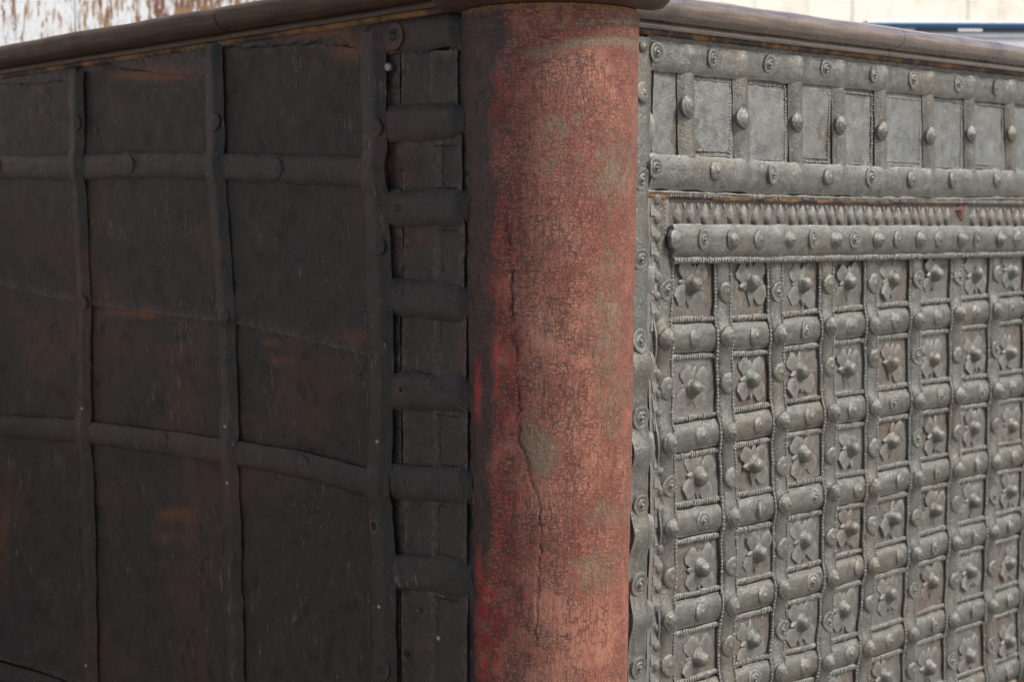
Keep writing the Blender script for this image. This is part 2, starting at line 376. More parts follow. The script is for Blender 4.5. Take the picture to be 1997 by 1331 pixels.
for nm, pf in (('ring', P_ring), ('flat', P_flat), ('dome', P_dome)):
    RM[nm] = [lathe_mesh('rivet_' + nm, pf(1.0), M_GREY, 22, 0.30, 0.10, 3 * i + len(nm)) for i in range(4)]
RFL = {nm: [lathe_mesh('rivet_' + nm, pf(1.0), M_GREY, 22, 0.12, 0.10, 3 * i + len(nm) + 50) for i in range(4)] for nm, pf in (('ring', P_ring), ('flat', P_flat), ('dome', P_dome))}
RD = {k: [m.copy() for m in v] for k, v in RFL.items()}
for v in RD.values():
    for m in v: m.materials[0] = M_DARK
def rivet(fr, u, v, n, R, parent, kind='flat', name='rivet', turn=0.0, lib=None, tilt=0.10, zs=1.0):
    lib = lib or RM; me = random.choice(lib[kind])
    rot = fr.rot() @ Matrix.Rotation(turn, 3, 'Z') @ Matrix.Rotation(random.gauss(0, tilt), 3, 'X') @ Matrix.Rotation(random.gauss(0, tilt * .6), 3, 'Y')
    S = Matrix.Diagonal((R * random.uniform(.94, 1.06), R * random.uniform(.94, 1.06), R * zs))
    P = fr.to3(u, v, n)
    return link(name, me, parent, P, rot @ S)
def seat_rivet(s, px, py, R, kind='flat', turn=0.0, lib=None, n=0.006, name='rivet', zs=1.0, dn=0.0, me=None):
    q = s.fr.uv(px, py, n); u, v, h, L = s.seat(*q)
    # keep the measured place across the strap small but real
    off = np.clip(np.dot(q - np.array([u, v]), L), -0.2 * s.hw, 0.2 * s.hw); u += L[0] * off; v += L[1] * off
    return rivet(s.fr, u, v, h + dn, R, s.o, kind, name, turn, lib, 0.08, zs)

def sheet(name, fr, x0, x1, ytop, ybot, mat, parent, n=0.0, nx=44, ny=44, bulge=0.0008, jag=0.0004, rag=(0, 0), rust=None, thick=0.0016, pix=True, curl=0.0, holes=None):
    """a sheet between four measured sides; ytop/ybot are functions of x in photo pixels measured on the face"""
    SEED[0] += 1; sd = SEED[0]
    s = np.linspace(0, 1, nx); t = np.linspace(0, 1, ny)
    if pix:
        def f(a, y): return a(y) if callable(a) else a
        c = {}
        top = np.array([fr.uv(f(x0, ytop(0)) * (1 - q) + f(x1, ytop(1)) * q, ytop(q), n) for q in s])
        bot = np.array([fr.uv(f(x0, ybot(0)) * (1 - q) + f(x1, ybot(1)) * q, ybot(q), n) for q in s])
    else:
        top = np.array([(x0 + (x1 - x0) * q, ytop(q)) for q in s]); bot = np.array([(x0 + (x1 - x0) * q, ybot(q)) for q in s])
    d = np.linspace(0, np.linalg.norm(top[-1] - top[0]), nx)
    def ragf(k, a):
        return a * (fbm(d * 45, k * 7.3, sd) + 0.6 * np.abs(fbm(d * 160, k * 3.1, sd + 2)) )
    top[:, 1] += jag * fbm(d * 120, 1, sd) - np.abs(ragf(1, rag[0])); bot[:, 1] += jag * fbm(d * 120, 2, sd) + np.abs(ragf(2, rag[1]))
    G = top[None] * (1 - t[:, None, None]) + bot[None] * t[:, None, None]
    ee = jag * 1.2 * fbm(t * 18, 4, sd); G[:, 0, 0] += ee; G[:, -1, 0] += ee[::-1]
    U, Vv = G[..., 0], G[..., 1]
    H = n + thick + bulge * (1.5 * fbm(U * 14, Vv * 14, sd) + 0.7 * fbm(U * 60, Vv * 60, sd + 4))
    if curl: H = H + curl * sstep(0.93, 1.0, t)[:, None] * (0.4 + np.abs(fbm(d * 50, 8, sd)))[None]
    A = fr.to3(U, Vv, H)
    # skirt
    top_f = A.reshape(-1, 3); M, K = ny, nx
    ring = [(0, j) for j in range(K)] + [(i, K - 1) for i in range(1, M)] + [(M - 1, j) for j in range(K - 2, -1, -1)] + [(i, 0) for i in range(M - 2, 0, -1)]
    low = np.array([fr.to3(U[i, j], Vv[i, j], n - 0.002) for i, j in ring])
    V = np.vstack([top_f, low]); F = grid_faces(M, K); b = M * K; m = len(ring)
    for q in range(m):
        i, j = ring[q]; i2, j2 = ring[(q + 1) % m]; F.append((i * K + j, i2 * K + j2, b + (q + 1) % m, b + q))
    o = part(name, V, F, mat, parent, sharp=50)
    if rust is not None:
        ev = np.zeros(len(V)); ii, jj = np.meshgrid(np.arange(M), np.arange(K), indexing='ij')
        du_ = np.minimum(jj / (K - 1), 1 - jj / (K - 1)) * np.linalg.norm(top[-1] - top[0]); dv_ = np.minimum(ii / (M - 1), 1 - ii / (M - 1)) * np.linalg.norm(bot[0] - top[0])
        ev[:M * K] = (np.exp(-(np.minimum(du_, dv_) / 0.020) ** 1.0)).ravel()
        ae = o.data.attributes.new('edge', 'FLOAT', 'POINT'); ae.data.foreach_set('value', ev.astype(np.float32))
        px, py = project(V); val = rust(px, py).astype(np.float32)
        a = o.data.attributes.new('rust', 'FLOAT', 'POINT'); a.data.foreach_set('value', val)
    return o
def lin(a, b): return lambda q: a + (b - a) * q
def pw(*pts):
    xs = np.linspace(0, 1, len(pts)); return lambda q: float(np.interp(q, xs, pts))
def box_vf(fr, u0, u1, v0, v1, n0, n1, ch=0.0):
    c = [(u0, v0), (u1, v0), (u1, v1), (u0, v1)]
    V = [fr.to3(u, v, n0) for u, v in c]
    if ch: 
        V += [fr.to3(u, v, n1 - ch) for u, v in c]
        c2 = [(u0 + ch, v0 + ch), (u1 - ch, v0 + ch), (u1 - ch, v1 - ch), (u0 + ch, v1 - ch)]
        V += [fr.to3(u, v, n1) for u, v in c2]
    else: V += [fr.to3(u, v, n1) for u, v in c]
    F = [(3, 2, 1, 0)]; L = len(V) // 4
    for l in range(L - 1):
        for k in range(4): F.append((l * 4 + k, l * 4 + (k + 1) % 4, l * 4 + 4 + (k + 1) % 4, l * 4 + 4 + k))
    F.append(tuple(range(L * 4 - 4, L * 4))); return np.array(V), F

# ------------------------------------------------------------------ ground
g = 40
gm = make_mesh('ground', [(-g, -g, 0), (g, -g, 0), (g, g, 0), (-g, g, 0)], [(0, 1, 2, 3)], plain('patio_concrete', (0.30, 0.28, 0.25), 0.8), False)
go = link('ground', gm); go['kind'] = 'structure'

# ------------------------------------------------------------------ the chest
root = bpy.data.objects.new('iron_clad_chest', None); COL.objects.link(root)
root.location = (AXIS[0], AXIS[1], 0); WLOC[root] = Vector((AXIS[0], AXIS[1], 0))
root['label'] = 'old wooden chest clad in riveted iron straps with a crackled red corner post'
root['category'] = 'chest'
U_L0, U_R1 = -1.02, 1.30
ZCAP = EYE + 0.160
# carcass
corner = LF.O * 0
def plan(pu, f, n): return f.O + f.U * pu + f.N * n
bl = plan(U_L0, LF, -0.006); br = plan(U_R1, RF, -0.006); bk = br + (bl - plan(0.0, LF, -0.006))
ci = AXIS
Vc = []
for z in (0.03, ZCAP + 0.004):
    for p in ((AXIS[0], AXIS[1]), (plan(-0.03, LF, -.006)[0], plan(-0.03, LF, -.006)[1]), (bl[0], bl[1]), (bk[0], bk[1]), (br[0], br[1]), (plan(0.03, RF, -.006)[0], plan(0.03, RF, -.006)[1])):
        Vc.append((p[0], p[1], z))
Fc = [(0, 1, 2, 3, 4, 5), (6, 7, 8, 9, 10, 11)] + [(k, (k + 1) % 6, 6 + (k + 1) % 6, 6 + k) for k in range(6)]
part('carcass', Vc, Fc, M_OLD, root, smooth=False)
VBOT = EYE - 0.55
for fr, u0, u1 in ((LF, U_L0, -0.045), (RF, 0.05, U_R1)):
    V, F = box_vf(fr, u0, u1, 0.0, VBOT, -0.012, 0.014, 0.003); part('base_board', V, F, M_OLD, root, smooth=False)

# ---- corner post
def post():
    nu, nv = 430, 430; z0, z1 = 0.0, ZCAP + 0.006
    zs = np.concatenate([np.linspace(z0, VBOT + 0.08, 12, endpoint=False), np.linspace(VBOT + 0.08, z1, nv - 12)])
    th0 = math.atan2(-1, 0)                              # facing the camera
    th = th0 + np.linspace(R_(-122), R_(122), nu)
    zt = EYE + 0.135; zb = EYE - 0.40
    rz = 0.0722 + (0.0650 - 0.0722) * np.clip((zt - zs) / (zt - zb), -0.3, 1.4)
    TH, ZZ = np.meshgrid(th, zs); RR = np.repeat(rz[:, None], nu, 1); S = (TH - th0) * 0.069
    P0 = np.stack([AXIS[0] + RR * np.cos(TH), AXIS[1] + RR * np.sin(TH), ZZ], -1)
    px, py = project(P0)
    dis = 0.0009 * fbm(S * 12, ZZ * 4, 3) + 0.0005 * fbm(S * 90, ZZ * 12, 9) + 0.00025 * fbm(S * 260, ZZ * 200, 21)
    def crack(pts, w, dep, jit, sd):
        q = resample(np.array(pts, float), 3.0); xs = np.interp(py, q[:, 1], q[:, 0]) + jit * fbm(py / 14, 1.7, sd, 5)
        on = sstep(q[0, 1], q[0, 1] + 60, py) * sstep(q[-1, 1], q[-1, 1] - 60, py)
        e = np.exp(-((px - xs) / w) ** 2) * on * (0.65 + 0.6 * fbm(py / 25, 4.4, sd + 1))
        return np.clip(e, 0, 1), dep
    ck = np.zeros_like(dis)
    for a in ([(982, 400), (996, 520), (1002, 640), (1008, 740), (1014, 850), (1030, 915), (1052, 990)], 2.9, 0.0022, 8, 31), \
             ([(906, 235), (903, 285), (911, 320), (905, 350), (913, 390), (908, 440), (914, 520)], 2.8, 0.0035, 9, 37), \
             ([(916, 540), (921, 700), (918, 860), (921, 1000), (919, 1180), (924, 1340)], 2.2, 0.0028, 7, 41), \
             ([(1048, 940), (1056, 1050), (1049, 1150), (1045, 1290)], 1.8, 0.0011, 7, 47), \
             ([(1165, 60), (1160, 200), (1172, 330)], 1.6, 0.0008, 8, 49), ([(930, 40), (935, 150), (926, 260)], 2.2, 0.0014, 9, 53):
        e, dp = crack(*a); dis -= e * dp; ck = np.maximum(ck, e)
    def G(x, y, sx, sy): return np.exp(-((px - x) / sx) ** 2 - ((py - y) / sy) ** 2)
    nz = fbm(S * 70, ZZ * 30, 61); nz2 = fbm(S * 40, ZZ * 18, 63)
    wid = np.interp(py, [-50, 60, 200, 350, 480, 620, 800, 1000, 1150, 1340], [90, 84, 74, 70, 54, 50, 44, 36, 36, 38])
    stain_shade = sstep(1.55, 0.45, (px - 906 - (py - 100) * 0.014) / wid + 0.45 * nz2)  # dark stain plus a shade gradient painted into the left flank
    stain_shade = np.maximum(stain_shade, 0.95 * G(958, 45, 16, 34)); stain_shade = np.maximum(stain_shade, 0.55 * G(985, 205, 25, 90) * (0.6 + nz)); stain_shade = np.maximum(stain_shade, 0.80 * ck)  # cracks darkened as well: their shadow goes into the colour
    stain_shade = np.maximum(stain_shade, 0.35 * G(1000, 1150, 60, 40) * (0.8 + nz)); stain_shade = np.maximum(stain_shade, 0.42 * G(1110, 160, 70, 40) * (0.8 + nz))
    wear = 0.37 + 0.12 * G(1178, 560, 45, 120) + 0.18 * G(1185, 660, 34, 120) + 0.16 * G(1190, 800, 30, 80) + 0.9 * G(1063, 892, 26, 34) + 0.4 * G(1030, 850, 25, 60) \
        + 0.30 * G(1200, 330, 40, 70) + 0.2 * G(1090, 330, 70, 60) + 0.35 * G(1150, 1120, 50, 40) + 0.25 * G(1170, 1000, 70, 30) + 0.3 * G(1090, 240, 60, 30)
    band = np.interp(px, [930, 1000, 1060, 1130, 1200, 1260], [150, 112, 98, 82, 78, 90]); wear += 0.50 * np.exp(-((py - band) / 11) ** 2) * sstep(985, 1040, px)
    band2 = np.interp(px, [1000, 1100, 1180, 1260], [62, 50, 40, 44]); wear += 0.36 * np.exp(-((py - band2) / 7) ** 2) * sstep(1010, 1080, px)
    wear += 0.10 * sstep(1080, 1200, px) - 0.25 * sstep(1040, 960, px)
    red = 0.35 * sstep(1060, 940, px) + 0.95 * G(931, 760, 9, 75) + 0.9 * G(934, 1100, 8, 45) + 0.8 * G(948, 1190, 22, 60) + 0.8 * G(945, 1275, 26, 70) + 0.55 * G(952, 470, 28, 120) + 0.7 * G(958, 190, 20, 80) + 0.5 * G(955, 620, 22, 110) \
        + 0.45 * G(985, 760, 35, 160) + 0.4 * G(975, 1010, 40, 70) + 0.35 * G(1090, 60, 70, 25) + 0.25 * G(990, 1180, 40, 100)
    stain_shade = stain_shade * (1 - 0.9 * np.clip(G(931, 760, 9, 75) + G(934, 1100, 8, 45) + G(948, 1190, 20, 60) + G(945, 1275, 22, 70), 0, 1))
    craze = 0.5 + G(1060, 1050, 110, 45) + 0.7 * G(1080, 400, 90, 200) + 0.6 * G(1010, 320, 50, 120) - 0.9 * G(1150, 1230, 90, 80) - 0.5 * G(1190, 650, 40, 150)
    drip = 14 + 26 * np.maximum(0, fbm(px / 9, 0.3, 71) + 0.05) + 50 * np.exp(-((px - 1057) / 5) ** 2)
    amber = 0.5 * sstep(drip, drip * 0.35, py - 3 * np.abs((px - 1075) / 170) ** 2 * 6)
    P = np.stack([AXIS[0] + (RR + dis) * np.cos(TH), AXIS[1] + (RR + dis) * np.sin(TH), ZZ], -1)
    V = P.reshape(-1, 3); F = grid_faces(nv, nu)
    me = bpy.data.meshes.new('corner_post'); c = np.array([AXIS[0], AXIS[1], 0.5])
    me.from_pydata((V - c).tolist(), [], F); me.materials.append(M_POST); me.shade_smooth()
    if me.polygons[0].normal.y > 0 and False: me.flip_normals()
    ca = me.color_attributes.new('mask', 'FLOAT_COLOR', 'POINT')
    ca.data.foreach_set('color', np.stack([np.clip(stain_shade, 0, 1.2), np.clip(wear, 0, 1.3), np.clip(red, 0, 1), np.ones_like(red)], -1).astype(np.float32).ravel())
    for nm, a in (('amber', amber), ('craze', craze)):
        at = me.attributes.new(nm, 'FLOAT', 'POINT'); at.data.foreach_set('value', a.astype(np.float32).ravel())
    uvl = me.uv_layers.new(name='UVMap'); li = np.empty(len(me.loops), np.int32); me.loops.foreach_get('vertex_index', li)
    uvs = np.stack([S.ravel(), ZZ.ravel()], -1)[li]; uvl.data.foreach_set('uv', uvs.astype(np.float32).ravel())
    link('corner_post', me, root, c)
post()

# ---- top cap: side moulding, front moulding, round boss over the post, board
NOSE = [(0.0, 0.0), (0.0095, 0.0005), (0.0105, 0.003), (0.0100, 0.0065), (0.0085, 0.0080), (0.0120, 0.0085), (0.0180, 0.0095), (0.0225, 0.0125), (0.0262, 0.0165),
        (0.0280, 0.0215), (0.0277, 0.0265), (0.0250, 0.0310), (0.0205, 0.0340), (0.0140, 0.0352), (0.0, 0.0355)]
def moulding(fr, u0, u1, zf, mat, lower, sz=1.0):
    K = len(NOSE); cuts = [u0] + lower + [u1]
    for pi in range(len(cuts) - 1):
        ua, ub = cuts[pi] + 0.0005, cuts[pi + 1] - 0.0005; m = max(8, int((ub - ua) / 0.006)); V = []
        jn, jz = random.uniform(-.0006, .0006), random.uniform(-.0005, .0005)
        for u in np.linspace(ua, ub, m):
            w = 0.0014 * float(fbm(u * 12, 2.2, 81)); w2 = 0.0009 * float(fbm(u * 55, 6.2, 83))
            for i_, (n, z) in enumerate(NOSE): V.append(fr.to3(u, zf(u) + jz + z * sz + w * (z / 0.035), n + (w + w2 + jn + 0.0007 * float(fbm(u * 70, i_ * 0.6, 89))) * (n / 0.028)))
        F = grid_faces(m, K) + [tuple(range(K)), tuple(range((m - 1) * K, m * K))[::-1]]
        part('edge_moulding', V, F, mat, root, sharp=60)
    us = np.linspace(u0, u1, 160)
    V2 = []
    for u in us:
        w = 0.001 * float(fbm(u * 40, 4.2, 85))
        for n, z in ((-0.002, -0.0045), (0.0042 + w, -0.0045), (0.0058 + w, -0.002), (0.0055 + w, 0.0015), (-0.002, 0.0015)): V2.append(fr.to3(u, zf(u) + z, n))
    F2 = grid_faces(160, 5) + [tuple(range(5)), tuple(range(159 * 5, 160 * 5))[::-1]]
    part('wood_fillet', V2, F2, M_FIL, root, sharp=60)
uA = LF.uv(0, 147)[0]; zA = LF.uv(0, 147)[1]; uB = LF.uv(900, 10)[0]; zB = LF.uv(900, 10)[1]
capL = lambda u: zA + (zB - zA) * (u - uA) / (uB - uA)
q0 = RF.uv(1262, 58); q1 = RF.uv(1990, 142)
capR = lambda u: q0[1] + (q1[1] - q0[1]) * (u - q0[0]) / (q1[0] - q0[0])
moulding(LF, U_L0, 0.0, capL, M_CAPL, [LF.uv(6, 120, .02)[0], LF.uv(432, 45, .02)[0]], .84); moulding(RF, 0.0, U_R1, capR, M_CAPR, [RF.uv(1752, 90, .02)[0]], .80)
def boss():
    zb = EYE + 0.1665; Rr = 0.0725
    pr = [(Rr - 0.014, 0), (Rr + 0.004, 0.0003), (Rr + 0.0115, 0.0008), (Rr + 0.0185, 0.0030), (Rr + 0.0240, 0.0075), (Rr + 0.0272, 0.0135), (Rr + 0.0280, 0.0195), (Rr + 0.0265, 0.0260), (Rr + 0.0225, 0.0310), (Rr + 0.016, 0.0340), (Rr, 0.0352), (0.001, 0.0356)]
    V = []; seg = 96; K = len(pr)
    for j in range(seg):
        a = 2 * math.pi * j / seg; w = 0.0010 * float(fbm(math.cos(a) * 4, math.sin(a) * 4, 87))
        for r, z in pr: V.append((AXIS[0] + (r + w * (r > .07)) * math.cos(a), AXIS[1] + (r + w * (r > .07)) * math.sin(a), zb + z))
    F = []
    for j in range(seg):
        for k in range(K - 1): F.append((j * K + k, ((j + 1) % seg) * K + k, ((j + 1) % seg) * K + k + 1, j * K + k + 1))
    F.append(tuple(j * K for j in range(seg)))
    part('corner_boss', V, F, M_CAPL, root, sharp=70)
boss()
ZT = ZCAP + 0.0200
tp = [(AXIS[0], AXIS[1])] + [tuple(plan(a, f, -0.002)[:2]) for a, f in ((-0.03, LF), (U_L0, LF))] + [tuple(bk[:2]), tuple(plan(U_R1, RF, -0.002)[:2]), tuple(plan(0.03, RF, -0.002)[:2])]
Vt = [(x, y, ZT - 0.026) for x, y in tp] + [(x, y, ZT + 0.003) for x, y in tp]
part('top_board', Vt, Fc, M_CAPR, root, smooth=False)

# ================================================================== LEFT FACE
RUST = [(590, 62, 110, 12, 1.1), (300, 146, 90, 9, .9), (690, 92, 40, 18, .7), (60, 1000, 60, 200, .22), (330, 1180, 120, 60, .18), (600, 560, 110, 60, .22), (300, 720, 110, 60, .20), (600, 160, 110, 40, .18), (340, 1005, 45, 18, .95), (325, 1050, 40, 18, .75), (375, 1045, 18, 40, .5), (225, 560, 38, 40, .40), (290, 600, 25, 30, .5), (245, 612, 45, 9, .8), (290, 617, 22, 7, .7), (545, 705, 34, 18, .75), (530, 668, 25, 9, .9), (690, 660, 48, 26, .75),
        (680, 712, 50, 18, .5), (8, 1050, 13, 130, .65), (300, 150, 80, 14, .6), (560, 60, 90, 14, .6), (230, 215, 26, 30, .55), (672, 108, 40, 22, .55), (60, 470, 90, 50, .40), (60, 620, 120, 60, .38), (120, 700, 80, 50, .3), (320, 450, 90, 60, .25),
        (640, 420, 80, 40, .28), (460, 640, 12, 25, .8), (148, 660, 6, 30, .9), (200, 990, 14, 30, .35), (395, 250, 60, 30, .25), (330, 130, 60, 10, .6), (880, 800, 30, 8, .6), (895, 690, 18, 40, .5), (830, 1250, 50, 40, .4), (800, 380, 40, 8, .6)]
def rustL(px, py):
    r = np.zeros_like(px)
    for x, y, a, b, m in RUST: r = r + m * np.exp(-((px - x) / a) ** 2 - ((py - y) / b) ** 2)
    return r
cx1 = lambda y: 150 + (y - 140) * 0.024; cx2 = lambda y: 418 + (y - 85) * 0.036; cx3 = lambda y: 728 + (y - 62) * 0.018
xl = lambda y: -260
def H2c(x): return float(np.interp(x, [-300, 0, 150, 300, 440, 590, 730, 760], [803, 830, 842, 862, 882, 908, 945, 952]))
seamy = lambda x: float(np.interp(x, [-300, 0, 90, 165, 460, 600, 720], [500, 553, 574, 588, 628, 660, 692]))
colsL = [(xl, cx1), (cx1, cx2), (cx2, cx3)]
capy = lambda x: float(np.interp(x, [-300, 0, 440, 900], [190, 149, 70, 12]))
for k, (a, b) in enumerate(colsL):
    xa, xb = a(300), b(300)
    fy = lambda f, d=0: (lambda q, f=f, d=d, xa=xa, xb=xb: f(xa + (xb - xa) * q) + d)
    torn = [160, 128, 88][k]
    sheet('iron_sheet', LF, a, b, fy(capy, -14), (lambda q, k=k: [pw(185, 158), pw(120, 134, 146, 150), pw(98, 92, 86, 98)][k](q)), M_DARKS, root, 0.0016, 60, 14, 0.0008, 0.0004, (0, 0.0045), rustL, 0.0014, curl=0.0012)
    sheet('iron_sheet', LF, a, b, (lambda q, k=k: [pw(186, 150), pw(120, 137, 140, 142), pw(92, 86, 80, 92)][k](q)), lin(322, 326), M_DARKS, root, 0.0, 60, 40, 0.0011, 0.0004, (0.0040, 0), rustL, 0.0014)
    sheet('iron_sheet', LF, a, b, lin(325, 330), fy(seamy, 6), M_DARKS, root, 0.0014, 60, 44, 0.0010, 0.0006, (0, 0.0012), rustL, 0.0012, curl=0.0006)
    sheet('iron_sheet', LF, a, b, fy(seamy, -6), fy(H2c), M_DARKS, root, 0.0, 60, 44, 0.0010, 0.0005, (0, 0), rustL, 0.0012)
    sheet('iron_sheet', LF, a, b, fy(H2c), (lambda q, k=k: [pw(1200, 1345), pw(1345, 1430), pw(1430, 1500)][k](q)), M_DARKS, root, 0.0006, 60, 60, 0.0011, 0.0005, (0, 0), rustL, 0.0012)
# wood batten that shows through the torn top edge
V, F = box_vf(LF, U_L0, LF.uv(738, 100)[0], EYE + 0.05, EYE + 0.168, -0.006, 0.0004); part('wood_batten', V, F, M_OLD, root, smooth=False)
def gauss(c, s, a): return lambda x: a * math.exp(-((x - c) / s) ** 2)
straps_L = []
hcl = [LF.uvs([(x, y) for x, y in pts], 0.003) for pts in (
    [(-260, 322), (0, 326), (140, 326), (300, 322), (410, 325), (540, 329), (735, 336)],
    [(x, H2c(x)) for x in (-260, 0, 150, 300, 440, 590, 740)],
    [(-260, 1240), (0, 1312), (170, 1364), (440, 1440), (740, 1520)])]
hst = []
for c, hw in zip(hcl, (0.0128, 0.0122, 0.0125)):
    s = Strap(LF, c, hw, ridge(0.0034, 0, 0, 13, 3.2), 0.0030); s.build('iron_strap', M_DARK, root); hst.append(s)
def crossL(i):
    def f(u, v):
        r = 0
        for s in hst:
            vc = np.interp(u, s.C[:, 0], s.C[:, 1]); r = max(r, 0.0030 * math.exp(-abs((v - vc) / 0.0150) ** 4))
        return r
    return f
asym = [(-1, 0.0020), (-0.985, 0.0034), (-0.85, 0.0044), (-0.55, 0.0052), (-0.2, 0.0060), (0.15, 0.0062), (0.36, 0.0060), (0.44, 0.0055), (0.62, 0.0040), (0.80, 0.0026), (0.97, 0.0014), (1, 0.0008)]
vst = []
vdefs = [([(150, 140), (152, 300), (158, 450), (164, 600), (165, 820), (172, 1000), (178, 1331), (180, 1470)], 0.0118),
         ([(418, 85), (422, 300), (430, 450), (442, 620), (448, 830), (452, 1000), (460, 1331), (463, 1500)], 0.0128),
         ([(728, 62), (732, 300), (738, 480), (744, 660), (743, 830), (741, 900), (741, 1000), (748, 1100), (750, 1331), (752, 1560)], 0.0148)]
for pts, hw in vdefs:
    pf = asym[::-1] if False else asym
    s = Strap(LF, LF.uvs(pts, 0.004), hw, sorted(pf), 0.0030, crossL(0), wob=0.0011)
    # travel runs downwards, so the lateral axis points to +u: the flat flange belongs on that side
    s.build('iron_strap', M_DARK, root); vst.append(s)
for st, x, y, R, kd in ((vst[0], 152, 238, .0095, 'flat'), (vst[1], 422, 240, .0095, 'flat'), (vst[2], 732, 248, .0098, 'flat'), (hst[0], -2, 325, .0105, 'flat'), (hst[0], 252, 322, .0105, 'flat'), (hst[0], 540, 328, .0105, 'flat'),
                      (vst[2], 740, 483, .0095, 'flat'), (vst[1], 438, 622, .0095, 'dome'), (vst[0], 164, 590, .009, 'flat'), (vst[2], 742, 683, .0105, 'flat'), (hst[1], 590, 908, .0095, 'flat'), (hst[1], 320, 862, .009, 'flat'),
                      (vst[2], 747, 1303, .0115, 'ring'), (vst[1], 448, 1178, .0088, 'ring')):
    seat_rivet(st, x, y, R, kd, 0 if st in vst else math.pi / 2, RD, 0.006, zs=0.55, dn=-0.0003)
NAILP = [(1.0, -.5), (1, 0), (.9, .35), (.6, .55), (.25, .6), (.0001, .6)]
M_nail = lathe_mesh('nail', NAILP, M_NAIL, 12, 0, 0.2, 5); M_naild = lathe_mesh('nail_dark', NAILP, M_RIM, 12, 0, 0.2, 6)
HOLEP = [(1.7, -.3), (1.6, .12), (1.15, .22), (1.0, .15)]; M_rim = lathe_mesh('nail_hole', HOLEP, M_RIM, 16, 0, 0.4, 9)
M_pit = lathe_mesh('pit', [(1.05, -.2), (1.02, .1), (.6, .06), (.0001, .05)], M_HOLE, 14, 0, 0.2, 3)
def nail(st, x, y, R=0.0021, me=None, name='nail'):
    q = LF.uv(x, y, 0.005); i = st.near(*q); off = np.dot(q - st.C[i], st.L[i]); h = st.height(i, np.clip(off / st.hw, -.95, .95))
    return link(name, me or M_nail, st.o, LF.to3(q[0], q[1], h), LF.rot() @ Matrix.Diagonal((R, R, R)))
n1 = nail(vst[2], 756, 130, 0.0036); n1['label'] = 'bright nail head standing proud of its strap'
for s, x, y in ((vst[2], 742, 861), (vst[2], 746, 1183), (vst[1], 450, 942), (vst[1], 445, 832), (vst[0], 166, 797), (vst[0], 174, 1298)): nail(s, x, y, 0.0019)
for s, x, y, r in ((vst[2], 736, 1026, .0036),):
    h_ = nail(s, x, y, r, M_rim, 'nail_hole'); nail(s, x, y, r, M_pit, 'pit')

# edge column: short iron clips over dark plates, beside the post
clips = [((716, 78), (800, 66), (893, 52), .0145), ((758, 241), (830, 238), (897, 232), .0150), ((760, 405), (840, 405), (906, 404), .0152), ((758, 578), (840, 586), (911, 596), .0158),
         ((758, 765), (840, 766), (912, 768), .0160), ((758, 940), (840, 946), (913, 952), .0152), ((760, 1114), (840, 1122), (912, 1128), .0160), ((760, 1440), (840, 1450), (912, 1458), .0160)]
edge_plates = [(115, 205), (278, 372), (442, 548), (618, 735), (803, 912), (980, 1088), (1160, 1400)]
for i, (y0, y1) in enumerate(edge_plates):
    sheet('edge_plate', LF, 752, 783 + (i % 3) * 3, lin(y0 - 14, y0 - 14), lin(y1 + 14, y1 + 14), M_CLIP, root, -0.003, 10, 24, 0.0008, 0.0008, rust=rustL)
    pl = sheet('edge_plate', LF, 786 + (i % 3) * 2, 848 + (i * 37 % 13), lin(y0 - 14, y0 - 16), lin(y1 + 14, y1 + 16), M_CLIP, root, -0.001, 24, 24, 0.0010, 0.0007, rust=rustL)
    pr = sheet('edge_plate', LF, 842 + (i * 37 % 13), [895, 903, 908, 912, 913, 913, 914][i], lin(y0 - 16, y0 - 18), lin(y1 + 16, y1 + 16), M_CLIP, root, 0.0, 24, 24, 0.0010, 0.0007, rust=rustL)
    pts = []
    for yy in (y0 + 6, y1 - 6):
        for x in np.arange(850, 892, 4.2): q = LF.uv(x, yy + (x - 850) * (0.05 * (i - 1)), 0.002); pts.append((q[0], q[1], 0.0016))
    for y in np.arange(y0 + 8, y1 - 6, 5.5): q = LF.uv(852 + (i * 37 % 13), y, 0.002); pts.append((q[0], q[1], 0.0018))
    beads(LF, pts, 0.0008, M_CLIP, pr)
for y0, y1 in ((-20, 330), (300, 700), (680, 1060), (1040, 1480)):
    sheet('filler', LF, 880, 962, lin(y0, y0), lin(y1, y1), M_CLIP, root, -0.0032, 30, 90, 0.0016, 0.0008, rust=rustL)
cst = []
for a, m, b, hw in clips:
    b = (b[0] + 3, b[1]); s = Strap(LF, LF.uvs([a, m, b], 0.003), hw, ridge(0.0040, 0, 0, 13, 3.2), 0.0008, step=0.003, wob=0.0014,
              endfall=lambda d, L: 0.0066 * sstep(L - 0.012, L + 0.0015, d))
    s.build('edge_clip', M_CLIP, root); cst.append(s)
for i, x, y, R, kd in ((0, 768, 70, .0125, 'ring'), (1, 769, 245, .0045, 'flat'), (2, 773, 406, .0040, 'dome'), (3, 783, 572, .0040, 'flat'), (5, 790, 938, .0036, 'flat'), (6, 783, 1116, .0034, 'flat')):
    seat_rivet(cst[i], x, y, R, kd, math.pi / 2, RD, 0.006, zs=0.8)
nail(cst[4], 785, 760, .0028, M_rim, 'nail_hole'); nail(cst[4], 785, 760, .0028, M_pit, 'pit')
for x, y, m_, r in ((855, 1246, M_nail, .0023), (792, 1278, M_pit, .0024), (815, 1192, M_naild, .0022)):
    q = LF.uv(x, y, 0.002); link('nail', m_, root, LF.to3(q[0], q[1], 0.0018), LF.rot() @ Matrix.Diagonal((r, r, r)))

